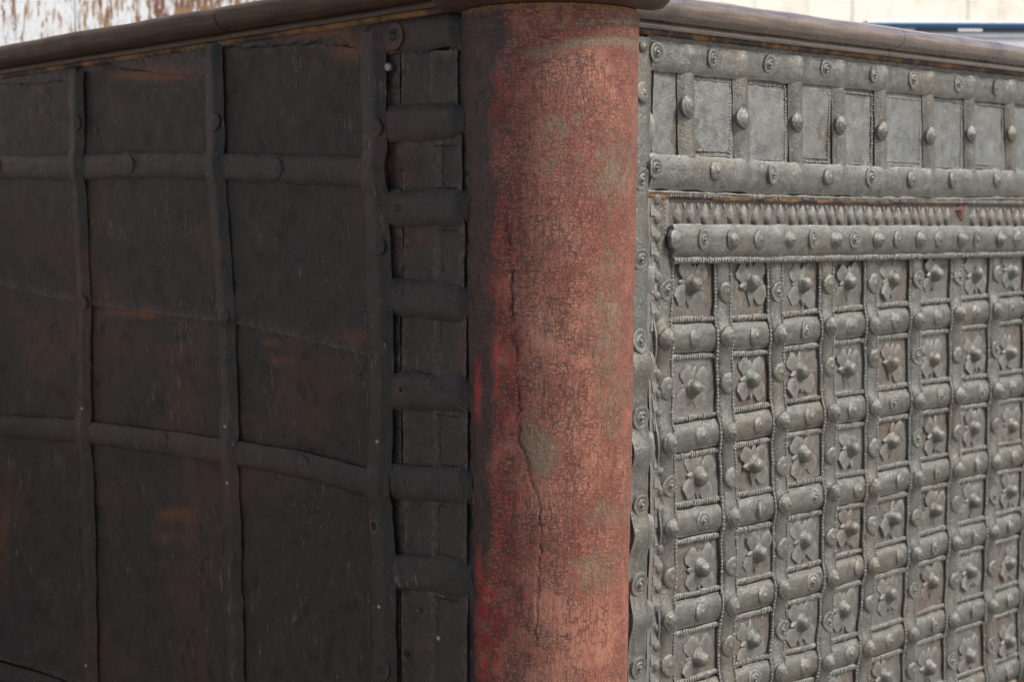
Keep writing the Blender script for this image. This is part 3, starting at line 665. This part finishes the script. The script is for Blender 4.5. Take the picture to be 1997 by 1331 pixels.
# ================================================================== RIGHT FACE
# backing sheets
s0 = RF.uv(1232, 700)[0]
sheet('backing_sheet', RF, s0 - 0.03, U_R1 - .02, lambda q: ZCAP + 0.002, lambda q: EYE + 0.012, M_STAMP, root, -0.003, 120, 30, 0.0006, 0.0, pix=False)
sheet('backing_sheet', RF, s0 - 0.03, U_R1 - .02, lambda q: EYE + 0.014, lambda q: VBOT - 0.01, M_STAMP, root, -0.004, 120, 60, 0.0008, 0.0, pix=False)
UEND = U_R1 - 0.03
def ext(pts, n, u=None):
    """measured photo points -> face coordinates, run on straight to the end of the chest"""
    P = RF.uvs(pts, n); u = UEND if u is None else u
    k = (P[-1] - P[max(-5, -len(P))]); k = k / k[0]; k[1] = np.clip(k[1], -0.04, 0.04)
    Q = [P[-1] + k * (x - P[-1][0]) for x in np.linspace(P[-1][0] + 0.06, u, 6)]
    return np.vstack([P, Q])
# short uprights between the two top strips
sv = [((1341, 130), (1343, 306), .0108), ((1446, 142), (1450, 316), .0106), ((1553, 152), (1556, 324), .0104), ((1637, 160), (1640, 328), .0104), ((1720, 168), (1721, 328), .0100), ((1812, 180), (1815, 334), .0102), ((1892, 188), (1895, 334), .0100), ((1971, 196), (1974, 340), .0100)]
rv = [(1343, 203), (1450, 225), (1558, 238), (1642, 248), (1722, 255), (1818, 262), (1897, 262), (1975, 262)]
upr = []
for (a, b, hw), (rx, ry) in zip(sv, rv):
    hw *= 1.12; s = Strap(RF, RF.uvs([a, ((a[0] + b[0]) / 2, (a[1] + b[1]) / 2), b], 0.003), hw, ridge(0.0056, 0, 0, 13, 2.0), -0.0006); s.build('short_upright', M_GREY, root); upr.append(s)
    seat_rivet(s, rx, ry, .0094, 'dome', 0, n=0.008, zs=0.6)
uu = [s.C[0, 0] for s in upr]; du = (uu[-1] - uu[2]) / 5
for k in range(1, 6):
    u = uu[-1] + du * k
    if u > UEND - .02: break
    s = Strap(RF, [(u, EYE + .105), (u, EYE + .06), (u, EYE + .03)], .01, ridge(0.0056, 0, 0, 13, 2.0), -0.0006); s.build('short_upright', M_GREY, root); upr.append(s); uu.append(u)
    rivet(RF, u, EYE + .07, s.height(3), .0098, s.o, 'dome', zs=.8)
# plain plates between them
edges = [RF.uv(1268, 200)[0]] + uu
T1c = ext([(1270, 107), (1380, 119), (1500, 130), (1610, 140), (1700, 150), (1780, 159), (1868, 168), (1945, 176), (1997, 180)], 0.004)
T2c = ext([(1266, 333), (1400, 340), (1500, 346), (1610, 350), (1700, 353), (1780, 355), (1860, 357), (1945, 357), (1997, 358)], 0.004)
for i in range(len(edges) - 1):
    a, b = edges[i] + 0.004, edges[i + 1] - 0.004
    vt = np.interp((a + b) / 2, T1c[:, 0], T1c[:, 1]) - 0.008; vb = np.interp((a + b) / 2, T2c[:, 0], T2c[:, 1]) + 0.008
    tl = random.uniform(-.0012, .0012)
    p = sheet('plain_plate', RF, a, b, lin(vt + tl, vt - tl), lin(vb, vb), M_COOL, root, -0.002, 22, 26, 0.0012, 0.0004, pix=False)
    if i == 0: continue
    ia, ib = a + 0.0095, b - 0.0095; it, ib_ = vt - 0.0085 + tl, vb + 0.0085; pts = []
    for u in np.arange(ia, ib, 0.0030): pts += [(u, it, 0.0002), (u, ib_, 0.0002)]
    if i % 2: pts += [(u, ib_ + 0.004, 0.0002) for u in np.arange(ia, ib, 0.0030)]
    for v in np.arange(ib_, it, 0.0030): pts += [(ia, v, 0.0002), (ib, v, 0.0002)]
    beads(RF, pts, 0.0014, M_GREY, p)
# thin beaded slip above the top strip
sl_ = Strap(RF, ext([(1262, 72), (1400, 88), (1600, 110), (1800, 133), (1997, 156)], 0.002), 0.0055, ridge(0.0010, 0, 0, 5), 0.0); sl_.build('beaded_slip', M_STAMP, root)
strap_beads(sl_, 0.0032, 0.0013, M_STAMP, sl_.o, (1,), 0.35, ov=1.5)
def bumps(us, a, s): return lambda u, v: sum(a * math.exp(-((u - x) / s) ** 2) for x in us)
t1 = Strap(RF, T1c, .0128, ridge(0.0026, 0, 0, 13, 3.2), 0.0016, bumps(uu, 0.0032, 0.0085), wob=0.0010); t1.build('iron_strap', M_GREY, root)
t2 = Strap(RF, T2c, .0150, ridge(0.0036, 0, 0, 13, 2.8), 0.0016, bumps(uu, 0.0022, 0.0085), wob=0.0009); t2.build('iron_strap', M_GREY, root)
for x, y in ((1281, 98), (1389, 113), (1502, 125), (1612, 133), (1705, 145), (1780, 155), (1868, 163), (1945, 168)): seat_rivet(t1, x, y, .0086, 'ring', math.pi / 2, lib=RFL, dn=.0013, n=0.007, zs=1.1)
for x, y in ((1278, 327), (1397, 325), (1508, 340), (1615, 345), (1697, 347), (1780, 350), (1858, 350), (1945, 350)): seat_rivet(t2, x, y, .0090, random.choice(['ring', 'flat']), math.pi / 2, lib=RFL, dn=.0015, n=0.008, zs=1.1)
for k in range(1, 6):
    u = uu[7] + du * (k - 0.4); rivet(RF, u, np.interp(u, T1c[:, 0], T1c[:, 1]), 0.0066, .0086, t1.o, 'ring', turn=math.pi / 2); rivet(RF, u, np.interp(u, T2c[:, 0], T2c[:, 1]), 0.0078, .009, t2.o, 'flat', turn=math.pi / 2)
# thin lip and bare batten just under the second strip
lipc = T2c.copy(); lipc[:, 1] -= 0.0172
lp = Strap(RF, lipc, .0018, ridge(0.0012, 0, 0, 5), 0.0010, wob=0.0008); lp.build('strap_lip', M_GREY, root)
lipd = T2c.copy(); lipd[:, 1] -= 0.0205
lp2 = Strap(RF, lipd, .0022, ridge(0.0010, 0, 0, 5), 0.0, wob=0.0008); lp2.build('wood_batten', M_FIL, root)

# stamped leaf band
bandc = ext([(1299, 414), (1450, 415), (1650, 418), (1850, 420), (1997, 421)], 0.002)
bs = Strap(RF, bandc, .0165, ridge(0.0006, 0, 0, 5), -0.0036, wob=0.0006); bs.build('leaf_band', M_STAMP, root)
tb = bandc.copy(); tb[:, 1] += 0.0150
tbs = Strap(RF, tb, .0030, ridge(0.0016, 0, 0, 5), -0.0008, wob=0.0005); tbs.build('beaded_slip', M_STAMP, root); strap_beads(tbs, 0.0034, 0.0014, M_PLATE, tbs.o, (1,), 0.0, ov=1.7)
def leaf_mesh(sd):
    m, k = 11, 7; V = []
    for i in range(m):
        t = -1 + 2 * i / (m - 1); w = 0.0065 * max(0.10, (1 - abs(t) ** 2.0)) * (1 + 0.06 * float(vnoise(t * 3, sd, 3)))
        for j in range(k):
            q = -1 + 2 * j / (k - 1); h = 0.0046 * (1 - abs(q) ** 1.8) * (0.45 + 0.55 * (1 - t * t)) + 0.0003 * float(vnoise(t * 4 + sd, q * 3, 5))
            V.append((q * w, t * 0.0112, h if abs(q) < 1 else -0.001))
    F = grid_faces(m, k) + [tuple(range(k))[::-1], tuple(range((m - 1) * k, m * k))]
    return make_mesh('leaf', V, F, M_PLATE)
def drop_mesh():
    V = [(-.0030, .0025, 0), (.0030, .0025, 0), (0, -.0045, 0), (-.0022, .0020, .0014), (.0022, .0020, .0014), (0, -.0028, .0014)]
    return make_mesh('drop', V, [(0, 1, 4, 3), (1, 2, 5, 4), (2, 0, 3, 5), (3, 4, 5)], M_STAMP, False)
LM = [leaf_mesh(i) for i in range(4)]; DM = drop_mesh()
lx = [1328, 1355, 1381, 1406, 1432, 1456, 1479, 1504, 1528, 1551, 1571, 1590, 1609, 1627, 1646, 1665, 1683, 1701, 1720, 1739, 1757, 1774, 1790, 1806, 1822, 1838, 1853, 1904, 1922, 1939, 1956, 1973, 1989]
lu = [RF.uv(x, 413, 0.003)[0] for x in lx]; ds = np.mean(np.diff(lu[:20]))
while lu[-1] + ds < UEND - 0.02: lu.append(lu[-1] + ds)
for k, u in enumerate(lu):
    vc = np.interp(u, bandc[:, 0], bandc[:, 1]) - 0.0035; r = RF.rot() @ Matrix.Rotation(random.gauss(0, .05), 3, 'Z')
    link('leaf', random.choice(LM), bs.o, RF.to3(u, vc + random.gauss(0, .0004), -0.0020), r @ Matrix.Diagonal((random.uniform(.9, 1.1), 1, random.uniform(.85, 1.15))))
    if k + 1 < len(lu) and lu[k + 1] - u < 1.6 * ds:
        um = (u + lu[k + 1]) / 2
        link('drop', DM, bs.o, RF.to3(um, vc + 0.0100, -0.0020), RF.rot())
        link('drop', DM, bs.o, RF.to3(um, vc - 0.0100, -0.0020), RF.rot() @ Matrix.Rotation(math.pi, 3, 'Z'))
q = RF.uv(1877, 410, 0.002)
V = []; F = []; 
hm = lathe_mesh('rust_scab', [(1.25, -.1), (1.1, .10), (.85, .18), (.6, .10), (.4, .2), (.0001, .08)], M_RIM, 18, 0, 0.9, 13)
link('rust_scab', hm, bs.o, RF.to3(q[0], q[1], -0.0015), RF.rot() @ Matrix.Diagonal((.0085, .0105, .009)))

# toothed border between the corner strip and the grid
tc = RF.uvs([(1283, 372), (1284, 500), (1284, 650), (1288, 800), (1290, 930), (1290, 1050), (1284, 1180), (1281, 1331), (1278, 1500)], 0.001)
tst = Strap(RF, tc, .0150, ridge(0.0005, 0, 0, 5), -0.0008, wob=0.0006); tst.build('toothed_border', M_STAMP, root)
strap_beads(tst, 0.0036, 0.0012, M_STAMP, tst.o, (1,), 0.62)
def tooth_mesh():
    w, h = .0090, .0070
    V = [(-w, -h, -.001), (-w, h, -.001), (w, -h * .9, -.001), (-w * .9, -h * .85, .0026), (-w * .9, h * .75, .0018), (w * .75, -h * .75, .0022)]
    return make_mesh('tooth', V, [(0, 2, 5, 3), (2, 1, 4, 5), (1, 0, 3, 4), (3, 5, 4)], M_GREY, False)
TM = tooth_mesh(); SM = [lathe_mesh('stud', [(1, -.4), (1, .15), (.85, .55), (.5, .9), (.2, 1.0), (.0001, 1.02)], M_STAMP, 14, 0, 0.25, i) for i in range(3)]
y = 388.0; k = 0
while y < 1430:
    qd = RF.uv(float(np.interp(y, [372, 650, 800, 1000, 1180, 1331], [1281, 1282, 1286, 1288, 1282, 1279])), y, 0.001); i = tst.near(*qd)
    link('stud', SM[k % 3], tst.o, RF.to3(tst.C[i, 0] - .0015, qd[1], 0.0002), RF.rot() @ Matrix.Diagonal((.0048, .0052, .0036)))
    link('tooth', TM, tst.o, RF.to3(tst.C[i, 0] - .0022, qd[1] - 0.0085, -0.0006), RF.rot() @ Matrix.Rotation(random.gauss(0, .12), 3, 'Z'))
    y += 38.0; k += 1

# corner strip and the clips whose ends poke out behind it
for yc in (715, 880, 1042, 1205, 1370, 545, 255):
    qa = RF.uv(1246, yc, 0.0)
    s = Strap(RF, [(qa[0] - 0.05, qa[1]), (qa[0] - 0.02, qa[1]), (qa[0] + 0.018, qa[1])], .0155, ridge(0.0035, 0, 0, 7, 2.5), -0.002); s.build('edge_clip', M_PLATE, root)
vv0 = [RF.uv(1248, y, .003)[1] for y in (715, 880, 1042, 1205, 1370)]
v0c = RF.uvs([(1253, 72), (1252, 180), (1250, 350), (1248, 505), (1246, 665), (1246, 815), (1246, 985), (1244, 1140), (1242, 1302), (1240, 1500)], 0.003)
v0 = Strap(RF, v0c, .0118, ridge(0.0026, 0, 0, 9, 3.0), 0.0014, lambda u, v: sum(0.0046 * math.exp(-((v - x) / 0.014) ** 2) for x in vv0), wob=0.0012); v0.build('iron_strap', M_GREY, root)
for x, y, R, kd in ((1253, 92, .0050, 'dome'), (1252, 178, .0090, 'flat'), (1250, 348, .0100, 'ring'), (1248, 505, .0100, 'ring'), (1248, 665, .0100, 'ring'), (1250, 815, .0105, 'ring'), (1250, 985, .0105, 'ring'), (1247, 1140, .0108, 'ring'), (1246, 1302, .0110, 'ring')):
    seat_rivet(v0, x, y, R, kd, 0, lib=RFL, dn=.0008, n=0.006, zs=.9)

# ---- the grid
HR = [  # centre of each horizontal strip, cell by cell
    [(1300, 665), (1357, 660), (1478, 655), (1577, 644), (1667, 635), (1752, 626), (1830, 619), (1905, 610), (1978, 602)],
    [(1300, 862), (1369, 850), (1485, 829), (1585, 812), (1672, 799), (1752, 786), (1837, 773), (1919, 764), (1985, 754)],
    [(1300, 1030), (1372, 1017), (1491, 994), (1593, 971), (1674, 957), (1760, 938), (1840, 920), (1915, 905), (1983, 892)],
    [(1300, 1210), (1374, 1193), (1490, 1162), (1593, 1134), (1675, 1110), (1756, 1087), (1832, 1065), (1913, 1044), (1980, 1025)],
    [(1300, 1382), (1374, 1358), (1476, 1323), (1571, 1302), (1659, 1276), (1744, 1249), (1829, 1218), (1905, 1194), (1978, 1169)]]
r6 = []
for (x4, y4), (x5, y5) in zip(HR[3], HR[4]): r6.append((x5 - (x4 - x5) * 0.4, y5 + (y5 - y4) * 0.98))
HR.append(r6)
hrow = []
for r in HR:
    c = ext(r, 0.004); s = Strap(RF, c, .0124, ridge(0.0036, 0.06, 0.0010, 13, 2.7), -0.0008, wob=0.0007); s.build('iron_strap', M_GREY, root); hrow.append(s)
g0c = ext([(1309, 469), (1428, 470), (1540, 470), (1633, 469), (1712, 469), (1797, 468), (1878, 467), (1952, 467), (1997, 466)], 0.005)
def crossG(u, v):
    r = 0
    for s in hrow:
        vc = np.interp(u, s.C[:, 0], s.C[:, 1]); r = max(r, 0.0038 * math.exp(-abs((v - vc) / 0.0140) ** 2.6))
    return r
GV = [[(1303, 452, 0), (1306, 566, 0), (1307, 655, 1), (1305, 758, 0), (1312, 836, 1), (1313, 948, 0), (1320, 1027, 1), (1316, 1128, 0), (1314, 1203, 1), (1307, 1300, 0)],
      [(1418, 490, 0), (1421, 570, 0), (1426, 657, 1), (1423, 747, 0), (1432, 838, 1), (1433, 932, 0), (1441, 1012, 1), (1433, 1105, 0), (1438, 1186, 1), (1424, 1262, 0)],
      [(1519, 490, 0), (1522, 570, 0), (1528, 647, 1), (1524, 727, 0), (1535, 824, 1), (1531, 910, 0), (1540, 985, 1), (1534, 1070, 0), (1541, 1145, 1), (1531, 1230, 0), (1530, 1312, 1)],
      [(1621, 490, 0), (1621, 555, 0), (1627, 638, 1), (1622, 716, 0), (1634, 807, 1), (1627, 890, 0), (1635, 965, 1), (1628, 1049, 0), (1635, 1124, 1), (1621, 1213, 0), (1622, 1292, 1)],
      [(1707, 490, 0), (1709, 553, 0), (1712, 628, 1), (1709, 700, 0), (1715, 790, 1), (1710, 874, 0), (1715, 948, 1), (1707, 1025, 0), (1712, 1100, 1), (1703, 1178, 0), (1702, 1264, 1)],
      [(1794, 490, 0), (1796, 545, 0), (1799, 620, 1), (1791, 695, 0), (1801, 778, 1), (1795, 855, 0), (1801, 930, 1), (1792, 1010, 0), (1796, 1078, 1), (1787, 1152, 0), (1788, 1230, 1), (1783, 1310, 0)],
      [(1874, 490, 0), (1875, 540, 0), (1877, 613, 1), (1873, 693, 0), (1880, 767, 1), (1873, 845, 0), (1878, 912, 1), (1869, 985, 0), (1874, 1056, 1), (1866, 1135, 0), (1867, 1208, 1), (1862, 1290, 0)],
      [(1950, 490, 0), (1950, 535, 0), (1952, 606, 1), (1947, 682, 0), (1954, 757, 1), (1947, 832, 0), (1952, 898, 1), (1943, 968, 0), (1946, 1036, 1), (1941, 1110, 0), (1943, 1180, 1), (1938, 1260, 0)]]
gcols = []; gprof = [(-1, 0.0006), (-0.97, 0.0016), (-0.86, 0.0018), (-0.81, 0.0002), (-0.77, 0.0002), (-0.70, 0.0020), (-0.52, 0.0036), (-0.28, 0.0047), (0, 0.0051), (0.28, 0.0047), (0.52, 0.0036), (0.70, 0.0020), (0.77, 0.0002), (0.81, 0.0002), (0.86, 0.0018), (0.97, 0.0016), (1, 0.0006)]
def add_col(cl, R):
    s = Strap(RF, cl, .0130, gprof, -0.0006, crossG, wob=0.0009, step=0.0035); s.build('iron_strap', M_GREY, root)
    strap_beads(s, 0.0034, 0.00155, M_GREY, s.o, (1,) if not gcols else (1, -1), 0.915); gcols.append(s); return s
for k, pts in enumerate(GV):
    P = np.array([RF.uv(x, y, 0.0125 if c else 0.0060) for x, y, c in pts])
    # the strap itself runs nearly straight: fit a gentle curve, keep a third of the measured wander
    co = np.polyfit(P[:, 1], P[:, 0], 2); fit = np.polyval(co, P[:, 1]); P[:, 0] = fit + 0.55 * (P[:, 0] - fit)
    vt = np.interp(P[0, 0], g0c[:, 0], g0c[:, 1]) - (0.004 if k else -0.004)
    sl2 = (P[-1, 0] - P[-3, 0]) / (P[-1, 1] - P[-3, 1])
    cl = np.vstack([[(P[0, 0], vt)], P[1:], [(P[-1, 0] + sl2 * .4 * (VBOT - P[-1, 1]), VBOT - 0.003)]]); s = add_col(cl, None)
    for (x, y, c) in pts[1:]:
        q = RF.uv(x, y, 0.0125 if c else 0.006)
        if c: q[1] = np.interp(q[0], *[a for a in (hrow[int(np.argmin([abs(np.interp(q[0], h.C[:, 0], h.C[:, 1]) - q[1]) for h in hrow]))].C.T)])
        u, v, h, L = s.seat(*q); rivet(RF, u + L[0] * 0, v, h + 0.0006, .0097 if c else .0096, s.o, 'dome' if c else random.choice(['flat', 'flat', 'ring']), tilt=.07, zs=random.uniform(.70, .90))
c1 = gcols[-1].C; c0 = gcols[-5].C; dcol = (np.interp(EYE - .1, c1[::-1, 1], c1[::-1, 0]) - np.interp(EYE - .1, c0[::-1, 1], c0[::-1, 0])) / 4
base = gcols[-1]
for k in range(1, 6):
    cl = base.C[::8].copy(); cl[:, 0] += dcol * k
    if cl[:, 0].max() > UEND - .02: break
    s = add_col(cl, None)
    for h in hrow:
        vc = np.interp(cl[0, 0], h.C[:, 0], h.C[:, 1]); i = s.near(cl[0, 0], vc); rivet(RF, s.C[i, 0], s.C[i, 1], s.height(i), .0097, s.o, 'dome')
        i = s.near(cl[0, 0], vc + .035); rivet(RF, s.C[i, 0], s.C[i, 1], s.height(i), .0093, s.o, 'flat')
gu = [float(np.interp(EYE - .03, s.C[::-1, 1], s.C[::-1, 0])) for s in gcols]
g0 = Strap(RF, g0c, .0148, ridge(0.0044, 0, 0, 13, 2.8), 0.0036, bumps(gu, 0.0016, 0.009), wob=0.0009); g0.build('iron_strap', M_GREY, root)
g0b = g0c.copy(); g0b[:, 1] -= 0.0172
gs = Strap(RF, g0b, .0028, ridge(0.0016, 0, 0, 5), 0.0048, bumps(gu, 0.0016, 0.009), wob=0.0005); gs.build('beaded_slip', M_GREY, root); strap_beads(gs, 0.0036, 0.0015, M_GREY, gs.o, (1,), 0.0, ov=1.7)
for x, kd in ((1322, 'flat'), (1375, 'ring'), (1428, 'dome'), (1485, 'flat'), (1540, 'dome'), (1590, 'ring'), (1633, 'dome'), (1670, 'ring'), (1712, 'dome'), (1752, 'flat'), (1797, 'dome'), (1835, 'flat'), (1878, 'dome'), (1910, 'ring'), (1952, 'dome'), (1985, 'flat')):
    seat_rivet(g0, x, 467, .0092, kd, math.pi / 2, lib=RFL, dn=.0008, n=0.011, zs=.9)
for u in gu[8:]: rivet(RF, u, np.interp(u, g0c[:, 0], g0c[:, 1]), 0.0105, .0092, g0.o, 'dome', turn=math.pi / 2)

# beaded slips above and below every horizontal strip, rivets on it, then plates with flowers
for hi, s in enumerate(hrow):
    for sg in (1, -1):
        c = s.C[::4].copy(); c[:, 1] += sg * 0.0166
        b = Strap(RF, c, .0026, ridge(0.0016, 0, 0, 5), -0.0022, wob=0.0007); b.build('beaded_slip', M_PLATE, root)
        strap_beads(b, 0.0036, 0.0015, M_GREY, b.o, (1,), 0.0, ov=1.7)
    for k, (x, y) in enumerate(HR[hi][1:]):
        q = RF.uv(x + random.uniform(-5, 6), y, 0.007); u, v, h, L = s.seat(*q)
        rivet(RF, u, v, h + 0.0007, .0094, s.o, random.choice(['flat', 'ring', 'flat', 'dome'] if (hi + k) % 5 == 0 else ['flat', 'ring', 'flat']), turn=math.pi / 2, tilt=.08, zs=random.uniform(.8, 1.0))
FL = [[(1360, 556), (1477, 553), (1577, 556), (1666, 551), (1751, 545), (1833, 535), (1912, 535), (1983, 529)],
      [(1363, 757), (1476, 741), (1573, 728), (1665, 721), (1750, 708), (1829, 700), (1910, 693), (1978, 688)],
      [(1374, 933), (1482, 907), (1577, 889), (1671, 877), (1750, 861), (1835, 849), (1909, 836), (1983, 831)],
      [(1377, 1112), (1489, 1082), (1579, 1057), (1667, 1030), (1751, 1012), (1832, 996), (1907, 980), (1980, 958)],
      [(1372, 1286), (1476, 1254), (1573, 1218), (1657, 1194), (1744, 1163), (1826, 1137), (1902, 1117), (1978, 1100)],
      [(1366, 1450), (1468, 1412), (1564, 1382), (1650, 1352), (1735, 1323), (1821, 1304), (1900, 1281), (1976, 1254)]]
def flower_mesh(sd):
    """stamped rosette: four broad corner petals, four narrow ones, in one sheet of iron"""
    r = random.Random(sd); V = []; F = []
    def petal(ang, L, w0, w1, tipk, h):
        n = 7; b = len(V); ca, sa = math.cos(ang), math.sin(ang); bend = r.uniform(-.0010, .0018); half = []
        pr = []
        for i in range(n):
            t = i / (n - 1)
            if tipk == 'round': w = (w0 + (w1 - w0) * math.sin(min(1, t * 1.25) * math.pi / 2)) * (1 if t < .8 else math.sqrt(max(0.02, 1 - ((t - .8) / .2) ** 2 * 0.50)))
            else: w = w0 * (1 - t) ** .7 + .0003 + w1 * math.sin(t * math.pi)
            pr.append((t * L, w * r.uniform(.93, 1.07), t))
        for x, w, t in pr:
            zc = h * (0.55 + .45 * math.sin(t * math.pi)) + bend * t * t
            for q, z in ((-1, -0.0012), (-.97, zc * .55), (-.45, zc), (0, zc * .82 if tipk == 'round' else zc * 1.1), (.45, zc), (.97, zc * .55), (1, -0.0012)):
                V.append((x * ca - q * w * sa, x * sa + q * w * ca, z))
        for i in range(n - 1):
            for j in range(6): F.append((b + i * 7 + j, b + i * 7 + j + 1, b + i * 7 + 8 + j, b + i * 7 + 7 + j))
        F.append(tuple(b + (n - 1) * 7 + j for j in range(7)))
    for k in range(4):
        a = math.pi / 4 + k * math.pi / 2 + r.uniform(-.11, .11)
        if r.random() < .07: continue
        petal(a, .0244 * r.uniform(.93, 1.05), .0052, .0092 * r.uniform(.90, 1.06), 'round', .0021)
    for k in range(4):
        petal(k * math.pi / 2 + r.uniform(-.1, .1), (.0200 if k % 2 else .0172) * r.uniform(.92, 1.06), .0036, .0026, 'point', .0019)
    return make_mesh('flower', V, F, M_PLATE, True, 55)
FM = [flower_mesh(i) for i in range(16)]
BM = [lathe_mesh('boss', [(.0110, -.002), (.0106, .0006), (.0090, .0020), (.0080, .0042), (.0070, .0062), (.0057, .0078), (.0045, .0088), (.0034, .0092), (.0028, .0092), (.0020, .0095), (.0011, .0099), (.0001, .0100)], M_GREY, 20, 0, 0.12, 40 + i) for i in range(4)]
allh = [None] + hrow
rows_uv = [[RF.uv(x, y, 0.006) for x, y in r] for r in FL]
for r in rows_uv:
    for k in range(1, 5): r.append(r[7] + np.array([dcol * k, 0]))
for ri, r in enumerate(rows_uv):
    for k, (u, v) in enumerate(r):
        if k + 1 >= len(gcols): break
        def gx(s): return float(np.interp(v, s.C[::-1, 1], s.C[::-1, 0]))
        a, b = gx(gcols[k]) + .0105, gx(gcols[k + 1]) - .0105
        um = (a + b) / 2
        vt = (np.interp(um, g0c[:, 0], g0c[:, 1]) - .017) if ri == 0 else np.interp(um, hrow[ri - 1].C[:, 0], hrow[ri - 1].C[:, 1]) - .0185
        vb = np.interp(um, hrow[ri].C[:, 0], hrow[ri].C[:, 1]) + .0185
        pl = sheet('flower_plate', RF, a, b, lin(vt + random.uniform(-.001, .001), vt), lin(vb, vb + random.uniform(-.001, .001)), M_PLATE, root, -0.0040, 12, 12, .0010, .0004, pix=False)
        u = np.clip(u, um - .006, um + .006); sz = min(1.0, (vt - vb) / .040) * random.uniform(.93, 1.05)
        rot = RF.rot() @ Matrix.Rotation(random.gauss(0, .10), 3, 'Z') @ Matrix.Rotation(random.gauss(0, .05), 3, 'X')
        sx = np.clip((b - a) / .0400, .78, 1.05)
        f = link('flower', FM[(ri * 7 + k * 3 + (ri * k) % 4) % 16], pl, RF.to3(u, v, -0.0018), rot @ Matrix.Diagonal((sx * sz, sz, 1)))
        link('boss', random.choice(BM), pl, RF.to3(u + random.gauss(0, .0006), v + random.gauss(0, .0006), -0.0005), rot @ Matrix.Rotation(random.gauss(0, .14), 3, 'X') @ Matrix.Diagonal((.88, .94, random.uniform(.85, 1.1))))

# ================================================================== background
def wall_paint(name='flaking_white_paint', c0=(0.50, 0.52, 0.54), c1=(0.43, 0.445, 0.46)):
    t = NT(name); p = t.pos((1, 1, 0.20)); pq = t.pos()
    d1 = t.noise(p, 120, 6, 0.78, 0.3); d2 = t.noise(pq, 5, 4, 0.6); d3 = t.noise(pq, 160, 4, .7)
    wr = t.attr('wear').outputs['Fac']
    m = t.ramp(t.math('ADD', d1, t.math('MULTIPLY', t.math('SUBTRACT', t.math('ADD', d2, wr), 1.0), 0.50)), 0.545, 0.60)
    wc = t.mix(t.ramp(t.noise(pq, 12, 3), 0.40, 0.62), (0.20, 0.115, 0.05), (0.11, 0.045, 0.028))
    c = t.mix(t.ramp(d3, .35, .7), c0, c1); c = t.mix(t.math('MULTIPLY', t.ramp(d2, .5, .68), .35), c, (0.40, 0.34, 0.25)); c = t.mix(m, c, wc)
    return t.done(c, .7, t.bump(d1, .3, .002), 0, .3)
M_WALL = wall_paint(); M_CREAM = wall_paint('cream_plank', (0.60, 0.57, 0.51), (0.53, 0.50, 0.44))  # second colour for the right-hand planks, warmer and paler
NW = np.array([math.cos(A_R), -math.sin(A_R)]); UW = np.array([math.sin(A_R), math.cos(A_R)])
wo = np.array(plan(-1.12, LF, 0.0)[:2])
wall = bpy.data.objects.new('plank_wall', None); COL.objects.link(wall); wall.location = (wo[0], wo[1], 0); WLOC[wall] = Vector((wo[0], wo[1], 0))
wall['label'] = 'whitewashed plank wall with flaking paint standing behind the chest'; wall['category'] = 'wall'
class WF: pass
WFr = Frame(UW, NW, 0.0); WFr.O = np.array([wo[0], wo[1], 0.0])
u = -1.6
while u < 6.5:
    w = random.uniform(.17, .24); V, F = box_vf(WFr, u + .0006, u + w - .0006, 0.0, 2.7, -.03, random.uniform(-.002, .002), .0015)
    o = part('plank', V, F, M_WALL if u < 1.2 else M_CREAM, wall, smooth=False)
    a = o.data.attributes.new('wear', 'FLOAT', 'POINT'); a.data.foreach_set('value', np.full(len(V), random.uniform(.54, .70) if u < 1.2 else random.uniform(.25, .40), np.float32)); u += w

# pale box with a blue and dark stripe, lying on the chest
d = ray(1690, 60); yd = 2.42
P = CAM + d * (yd / d[1]); bx0 = P[0]; by = yd; W_, DP = 0.62, 0.22
BF_ = Frame((math.cos(R_(1.5)), math.sin(R_(1.5))), (math.sin(R_(1.5)), -math.cos(R_(1.5))), 0); BF_.O = np.array([bx0, by, 0.0])
zt = CAM[2] + (ray(1690, 39) * (yd / ray(1690, 39)[1]))[2]; zs = ZT + 0.003
def zz(py): r = ray(1800, py); return EYE + (r * (yd / r[1]))[2]
M_WHITE = plain('white_board', (0.80, 0.80, 0.79), .5); M_BLUE = plain('blue_stripe', (0.015, 0.075, 0.17), .4); M_BLACK = plain('dark_stripe', (0.02, 0.03, 0.045), .4); M_GREYW = plain('grey_groove', (.45, .47, .49), .5)
bxr = bpy.data.objects.new('white_box', None); COL.objects.link(bxr); bxr.location = BF_.to3(W_ / 2, zs, -DP / 2); WLOC[bxr] = Vector(bxr.location)
bxr['label'] = 'flat white box with a blue and dark stripe lying on the chest top'; bxr['category'] = 'box'
V, F = box_vf(BF_, 0, W_, zs, zz(39) , -DP, 0, .002); part('body', V, F, M_WHITE, bxr, smooth=False)
V, F = box_vf(BF_, .004, W_ - .004, zz(54.5), zz(45), -.01, .0030, .0005); part('blue_stripe', V, F, M_BLUE, bxr, smooth=False)
V, F = box_vf(BF_, .07, W_ - .004, zz(62), zz(55), -.01, .0026, .0005); part('dark_stripe', V, F, M_BLACK, bxr, smooth=False)
V, F = box_vf(BF_, .13, .165, zz(61), zz(55.8), -.01, .0036, .0003); part('sticker', V, F, M_WHITE, bxr, smooth=False)
V, F = box_vf(BF_, .004, W_ - .004, zz(72), zz(70), -.01, .0022, .0003); part('groove_line', V, F, M_GREYW, bxr, smooth=False)
